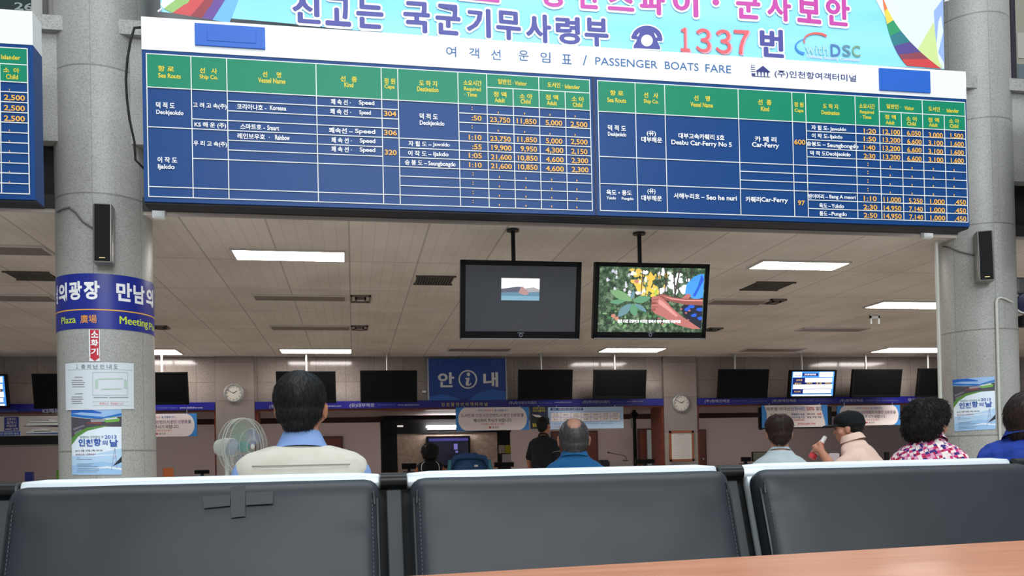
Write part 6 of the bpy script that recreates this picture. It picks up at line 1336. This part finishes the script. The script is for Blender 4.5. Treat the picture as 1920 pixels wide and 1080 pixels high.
# 7 woman at the information counter
VST = cloth('vest_black', (26, 26, 30)); OSL = cloth('sleeve_rust', (150, 84, 58))
g = figure('person with a round black perm, dark vest and rust sleeves at the information counter', 806, 849, 13.2, -4, hs=1.0, lean=0.03, skin=SKIN2, shoulder=0.98)
top(g, OSL, 'long'); top(g, VST, 'none', 'vest', e=0.03, neck=0.02, wrinkle=0.003)
hair(g, [((0, -0.02, 0.03), (0.135, 0.13, 0.125)), ((0, -0.04, -0.03), (0.12, 0.10, 0.09))], HAIRB, 1200, 0.03, 0.003, disp=cd_, lift=0.6, curl=0.8)
for s_ in (-1, 1):
    m_ = MB(); m_.tube([(s_*0.12, -0.118, 0.80), (s_*0.14, -0.122, 0.90), (s_*0.13, -0.10, 0.97), (s_*0.09, -0.08, 1.01)], 0.004, WHITE, 6); m_.smooth = True; m_.build('vest_piping', g['root'])
# 8 walking man in dark shirt
DKS = cloth('shirt_charcoal', (38, 44, 48), (30, 35, 39)); DK2 = cloth('sleeve_slate', (66, 78, 80))
g = figure('person standing before the fare table notice in a dark short-sleeved shirt, black hair', 1020, 798, 12.3, -38, head_yaw=-12, head_pitch=4, hs=1.08, stand=True, lean=0.04, shoulder=1.1, torso=1.15)
top(g, DKS, 'short'); collar(g, DKS, r=0.068, h=0.03, z=1.05)
hair(g, SHORT, HAIRB, 900, 0.02, 0.0014, cut=scut)
m_ = MB(); el = Vector(g['jo'][1][0]); q = g['sh'][1].lerp(el, .55); d_ = (el-g['sh'][1]).normalized(); m_.lathe([(0.068, -0.003), (0.0685, 0.004)], q, mat('sleeve_line', (150, 156, 156), 0.6), d_, 20); m_.build('sleeve_stripe', g['root'])

# ------------------------------------------------------------------ stools carrying the seated people
STP = mat('stool_pad', (46, 50, 56), 0.5)
people = [o for o in bpy.data.objects if o.parent is None and o.get('category') == 'person']
ns = 0
first = None
for o in people:
    if 'standing' in o['label']: continue
    S = o.scale[0]; zt2 = 0.392*S
    x, y = o.location.x, o.location.y
    what = [v for k, v in (('beige', 'person in the beige vest'), ('balding', 'balding person in the blue polo'), ('T-shirt', 'young person in the grey T-shirt'), ('cap', 'person in the black cap'), ('bouffant', 'person in the patterned blouse'), ('bright blue', 'person in the bright blue jacket'), ('perm', 'person at the information counter')) if k in o['label']][0]
    r = thing('waiting_stool', 'black padded waiting stool under the '+what, 'stool', (x, y, 0), 'stools under the seated people')
    r.rotation_euler = o.rotation_euler
    def loc(mb, name): mb.smooth = 'auto'; q = mb.build(name, r); return q
    m = MB(); rbox(m, Vector((0, 0.06, zt2-0.035)), (0.22, 0.22, 0.035), 0.025, STP, None, 6); loc(m, 'seat')
    m = MB(); m.tube([(0, 0.06, zt2-0.07), (0, 0.06, 0.03)], 0.03, STEEL, 12); loc(m, 'pillar')
    m = MB(); m.lathe([(0.19, 0), (0.18, 0.02), (0.04, 0.04)], Vector((0, 0.06, 0)), STEEL, n=24); loc(m, 'foot_plate')

# ------------------------------------------------------------------ backpack
DEN = cloth('pack_blue', (38, 62, 96), (30, 52, 84), 10); DENT = cloth('pack_teal', (46, 96, 104))
bp = PD(878, 866, 9.0); wK = 9.0/FPX
r = thing('backpack', 'dark blue backpack standing in front of the information counter', 'backpack', (bp.x, bp.y, 0.45))
def dpk(co): return 0.006*noise.fractal(co*12, 1.0, 2.0, 3)
o = Org(); zt3 = PD(878, 849, 9.0).z; hw = 37*wK
o.rings([((0, 0, 0.0), hw*0.85, 0.10), ((0, 0, 0.15), hw, 0.13), ((0, 0, 0.40), hw, 0.13), ((0, 0, 0.52), hw*0.93, 0.12), ((0, 0, zt3-0.45-0.03), hw*0.62, 0.10), ((0, 0, zt3-0.45), hw*0.4, 0.06)])
q = put(o.mesh(0.009, 4, dpk), 'pack_body', r, DEN)
o = Org(); o.limb([((-hw, -0.09, 0.46), .022), ((-hw*0.7, -0.12, 0.55), .026), ((-hw*0.2, -0.13, zt3-0.49), .028), ((hw*0.3, -0.13, zt3-0.49), .028), ((hw*0.75, -0.12, 0.54), .026), ((hw, -0.09, 0.44), .022)]); put(o.mesh(0.007, 4), 'top_flap', r, DEN)
for s_ in (-1, 1):
    m_ = MB(); m_.tube([(s_*hw*0.98, -0.10, 0.52), (s_*hw*1.06, -0.13, 0.40), (s_*hw*0.98, -0.14, 0.2), (s_*hw*0.8, -0.12, 0.05)], 0.02, DENT, 8); m_.smooth = True; m_.build('shoulder_strap', r)
m_ = MB(); m_.bbox((0.06, -0.145, 0.46), (0.04, 0.012, 0.022), mat('buckle_grey', (150, 152, 150), 0.4), bevel=0.004); m_.build('buckle', r)
rs = thing('waiting_stool', 'black padded waiting stool under the dark blue backpack', 'stool', (bp.x, bp.y, 0), 'stools under the seated people')
m = MB(); rbox(m, Vector((0, 0, 0.405)), (0.22, 0.22, 0.035), 0.025, STP, None, 6); m.smooth = 'auto'; m.build('seat', rs)
m = MB(); m.tube([(0, 0, 0.38), (0, 0, 0.03)], 0.03, STEEL, 12); m.smooth = 'auto'; m.build('pillar', rs)
m = MB(); m.lathe([(0.19, 0), (0.18, 0.02), (0.04, 0.04)], Vector((0, 0, 0)), STEEL, n=24); m.smooth = 'auto'; m.build('foot_plate', rs)

# ------------------------------------------------------------------ pedestal fan
FD = 7.0; hub = PD(456, 838, FD); FWH = mat('fan_white', (206, 214, 206), 0.4); FWI = mat('fan_wire', (196, 204, 200), 0.35, 0.3)
FBL = mat('fan_blade', (126, 178, 150), 0.15, alpha=0.42); 
fx = (CR*0.92-Vector((CF.x, CF.y, 0)).normalized()*0.40).normalized(); fx.z = 0; fx.normalize()
r = thing('pedestal_fan', 'white pedestal fan with translucent green blades left of the near person in the vest', 'fan', (hub.x-fx.x*0.1, hub.y-fx.y*0.1, 0))
FR = 0.232; e1 = fx.cross(Vector((0, 0, 1))).normalized(); e2 = Vector((0, 0, 1))
def fp(rad, an, ax): return hub+fx*ax+(e1*math.cos(an)+e2*math.sin(an))*rad
def ring(mb, rad, ax, t): mb.tube([fp(rad, k*2*math.pi/48, ax) for k in range(48)], t, FWI, 6, closed=True)
for nm, sg in (('front_guard', 1), ('rear_guard', -1)):
    m = MB(); d0 = 0.0
    ring(m, FR, sg*0.012, 0.0045); ring(m, FR*0.985, sg*0.055, 0.0022); ring(m, FR*0.62, sg*0.085, 0.0016); ring(m, FR*0.30, sg*0.095, 0.0018)
    for k in range(90):
        an = k*2*math.pi/90
        m.tube([fp(FR, an, sg*0.012), fp(FR*0.985, an, sg*0.055), fp(FR*0.8, an+0.05, sg*0.078), fp(FR*0.55, an+0.1, sg*0.088), fp(FR*0.22, an+0.16, sg*0.096)], 0.0007, FWI, 4, cap=False)
    if sg == 1: m.lathe([(0.022, 0.0), (0.02, 0.005), (0.01, 0.007)], hub+fx*0.094, FWH, fx, 24)
    m.smooth = 'auto'; P_(m, nm, r)
for k in range(5):
    a0 = k*2*math.pi/5; m = MB(); V = []; F = []
    for i in range(9):
        rr2 = 0.035+i*0.021; wdt = 0.25+0.30*math.sin(math.pi*min(1, (i+1.5)/9.5))**0.8
        for j in range(7): tt_ = (j/6-0.5); V.append(fp(rr2, a0+tt_*wdt*2.0, 0.03*tt_*1.4+0.008*math.sin(i)))
    for i in range(8):
        for j in range(6): F.append((i*7+j, i*7+j+1, i*7+j+8, i*7+j+7))
    m.add(V, F, FBL if k % 2 else mat('fan_blade_blue', (120, 150, 196), 0.15, alpha=0.42)); m.smooth = True; P_(m, 'blade', r)
m = MB(); m.lathe([(0.045, -0.02), (0.045, 0.03), (0.02, 0.045)], hub, mat('fan_hub_teal', (70, 150, 140), 0.3), fx, 24); m.smooth = 'auto'; P_(m, 'hub', r)
m = MB(); m.lathe([(0.03, -0.27), (0.065, -0.25), (0.078, -0.18), (0.075, -0.11), (0.05, -0.095)], hub, FWH, fx, 28); m.smooth = 'auto'; P_(m, 'motor_housing', r)
pb = hub-fx*0.17; m = MB(); m.tube([(pb.x, pb.y, pb.z-0.05), (pb.x, pb.y, 0.03)], 0.018, FWH, 12); m.smooth = 'auto'; P_(m, 'pole', r)
m = MB(); m.lathe([(0.2, 0), (0.19, 0.025), (0.03, 0.045)], Vector((pb.x, pb.y, 0)), FWH, n=36); m.smooth = 'auto'; P_(m, 'base', r)

# ------------------------------------------------------------------ things on the counters
YK = YW+0.12
def on_counter(name, label, cat, q, depth, material, Y=YK, bevel=0.01, extra=None, group=None):
    r = thing(name, label, cat, (xpx((q[0]+q[2])/2, 868, Y), Y, zc0), group)
    m = MB(); a_ = PY(q[0], q[1], Y); b2_ = PY(q[2], q[1], Y); m.bbox(((a_.x+b2_.x)/2, Y+depth/2, (zc0+a_.z)/2), (b2_.x-a_.x, depth, a_.z-zc0), material, bevel=bevel); P_(m, 'body', r)
    if extra: extra(r, a_.x, b2_.x, a_.z, Y)
    return r
def monitor(q, label, scr=None):
    Y = YK; r = thing('monitor', label, 'monitor', (xpx((q[0]+q[2])/2, 868, Y), Y, zc0), 'monitors on the counters')
    a_ = PY(q[0], q[1], Y); b2_ = PY(q[2], q[1], Y)
    m = MB(); m.bbox(((a_.x+b2_.x)/2, Y+0.03, (zc0+0.05+a_.z)/2), (b2_.x-a_.x, 0.05, a_.z-zc0-0.05), BLACK, bevel=0.008); P_(m, 'housing', r)
    m = MB(); m.bbox(((a_.x+b2_.x)/2, Y+0.05, zc0+0.05), (0.05, 0.04, 0.1), BLACK); m.bbox(((a_.x+b2_.x)/2, Y+0.05, zc0+0.008), (0.2, 0.16, 0.014), BLACK, bevel=0.004); P_(m, 'stand', r)
    m = MB(); m.bbox(((a_.x+b2_.x)/2, Y+0.003, (zc0+0.05+a_.z)/2), (b2_.x-a_.x-0.03, 0.004, a_.z-zc0-0.08), scr or TVS); P_(m, 'screen', r)
monitor((753, 869, 781, 889), 'black monitor at the left side of the information counter')
monitor((927, 867, 964, 888), 'black monitor below the white notice sheet on the booth post')
monitor((1411, 847, 1442, 880), 'monitor with an olive screen left of the young person in grey', mat('screen_olive', (96, 98, 80), 0.3))
monitor((1192, 861, 1228, 882), 'black monitor left of the red-brown jamb of the middle opening')
monitor((1391, 857, 1409, 880), 'small black monitor beside the one with an olive screen')
monitor((364, 881.5, 392, 889), 'low black monitor between the left column and the fan')
on_counter('card_box', 'small orange box on the counter right of the left column', 'box', (305, 877.5, 324, 890), 0.06, mat('card_orange', (226, 128, 70), 0.6))
on_counter('brochure_stack', 'small blue stack on the counter left of the left column', 'brochures', (46, 885, 60, 893), 0.1, SIGNB)
on_counter('green_card', 'tiny green card on the counter against the left column', 'card', (105.5, 882, 110.5, 893), 0.02, mat('card_green', (90, 160, 40), 0.6), bevel=0.002)
on_counter('desk_phone', 'dark desk equipment on the counter right of the bald person', 'equipment', (1128, 862, 1141, 875), 0.2, BLACK)
on_counter('microphone_console', 'grey console on the counter carrying the gooseneck microphone', 'console', (1143, 865, 1186, 880), 0.2, mat('console_grey', (120, 112, 108), 0.5))
on_counter('speaker_box', 'small dark upright box on the counter right of the pink shirted person', 'box', (1660, 847.5, 1668, 880), 0.05, BLACK)
on_counter('paper_cup_box', 'pale lilac box on the counter between the bottle and the pink shirt', 'box', (1554, 850, 1574, 880), 0.1, mat('box_lilac', (206, 200, 214), 0.6))
r = thing('gooseneck_microphone', 'thin black gooseneck microphone on the counter right of the bald person', 'microphone', PY(1174, 865, YK+0.05))
yk = YK+0.05; m = MB(); m.tube([PY(x, y, yk) for x, y in ((1174, 864.5), (1174, 858), (1171, 854.5), (1160, 852.5), (1143, 849))], 0.006, BLACKM, 6); m.smooth = True; P_(m, 'neck', r)
m = MB(); c_ = PY(1141, 848.5, yk); m.ell(c_, (0.022, 0.016, 0.014), BLACKM); m.smooth = True; P_(m, 'capsule', r)
m = MB(); c_ = PY(1173, 863.4, yk); m.bbox(c_, (0.09, 0.08, 0.016), BLACKM, bevel=0.004); P_(m, 'base', r)

# ------------------------------------------------------------------ finish: text into meshes, print joined to the surface it is printed on
flush()
def base(o): return o.name.split('.')[0]
def join_print(child, host):
    a, b_ = host.data, child.data
    V = [tuple(v.co) for v in a.vertices]; F = [tuple(p.vertices) for p in a.polygons]; MI = [p.material_index for p in a.polygons]; SM = [p.use_smooth for p in a.polygons]
    mats = list(a.materials); o_ = len(V); V += [tuple(v.co) for v in b_.vertices]
    idx = []
    for m_ in b_.materials:
        if m_ not in mats: mats.append(m_)
        idx.append(mats.index(m_))
    for p in b_.polygons: F.append(tuple(i+o_ for i in p.vertices)); MI.append(idx[p.material_index]); SM.append(False)
    me = bpy.data.meshes.new(a.name); me.from_pydata(V, [], F)
    for m_ in mats: me.materials.append(m_)
    me.polygons.foreach_set('material_index', MI); me.polygons.foreach_set('use_smooth', SM); me.update()
    host.data = me; bpy.data.objects.remove(child)
HOST = {'lettering': ('grid_lines', 'panel', 'band', 'arrow'), 'banner_lettering': ('cloth',), 'printed_swoosh': ('cloth',), 'printed_emblem': ('cloth',), 'header_lettering': ('header_panel',), 'terminal_emblem': ('header_panel',), 'printed_swirls': ('panel',), 'numerals': ('dial',)}
kids = {}
for o in bpy.data.objects:
    if o.parent is not None: kids.setdefault(o.parent.name, []).append(o)
for ks in kids.values():
    seen = {}; nm_ = [(base(k), k) for k in ks]
    for n_, ch in [q for q in nm_ if q[0] in HOST]:
        hosts = [k for h_ in HOST[n_] for b_, k in nm_ if b_ == h_]
        if hosts:
            i = seen.get(n_, 0); seen[n_] = i+1; join_print(ch, hosts[min(i, len(hosts)-1)])
for o in bpy.data.objects:
    if base(o) == 'grid_lines': o.name = 'route_table'
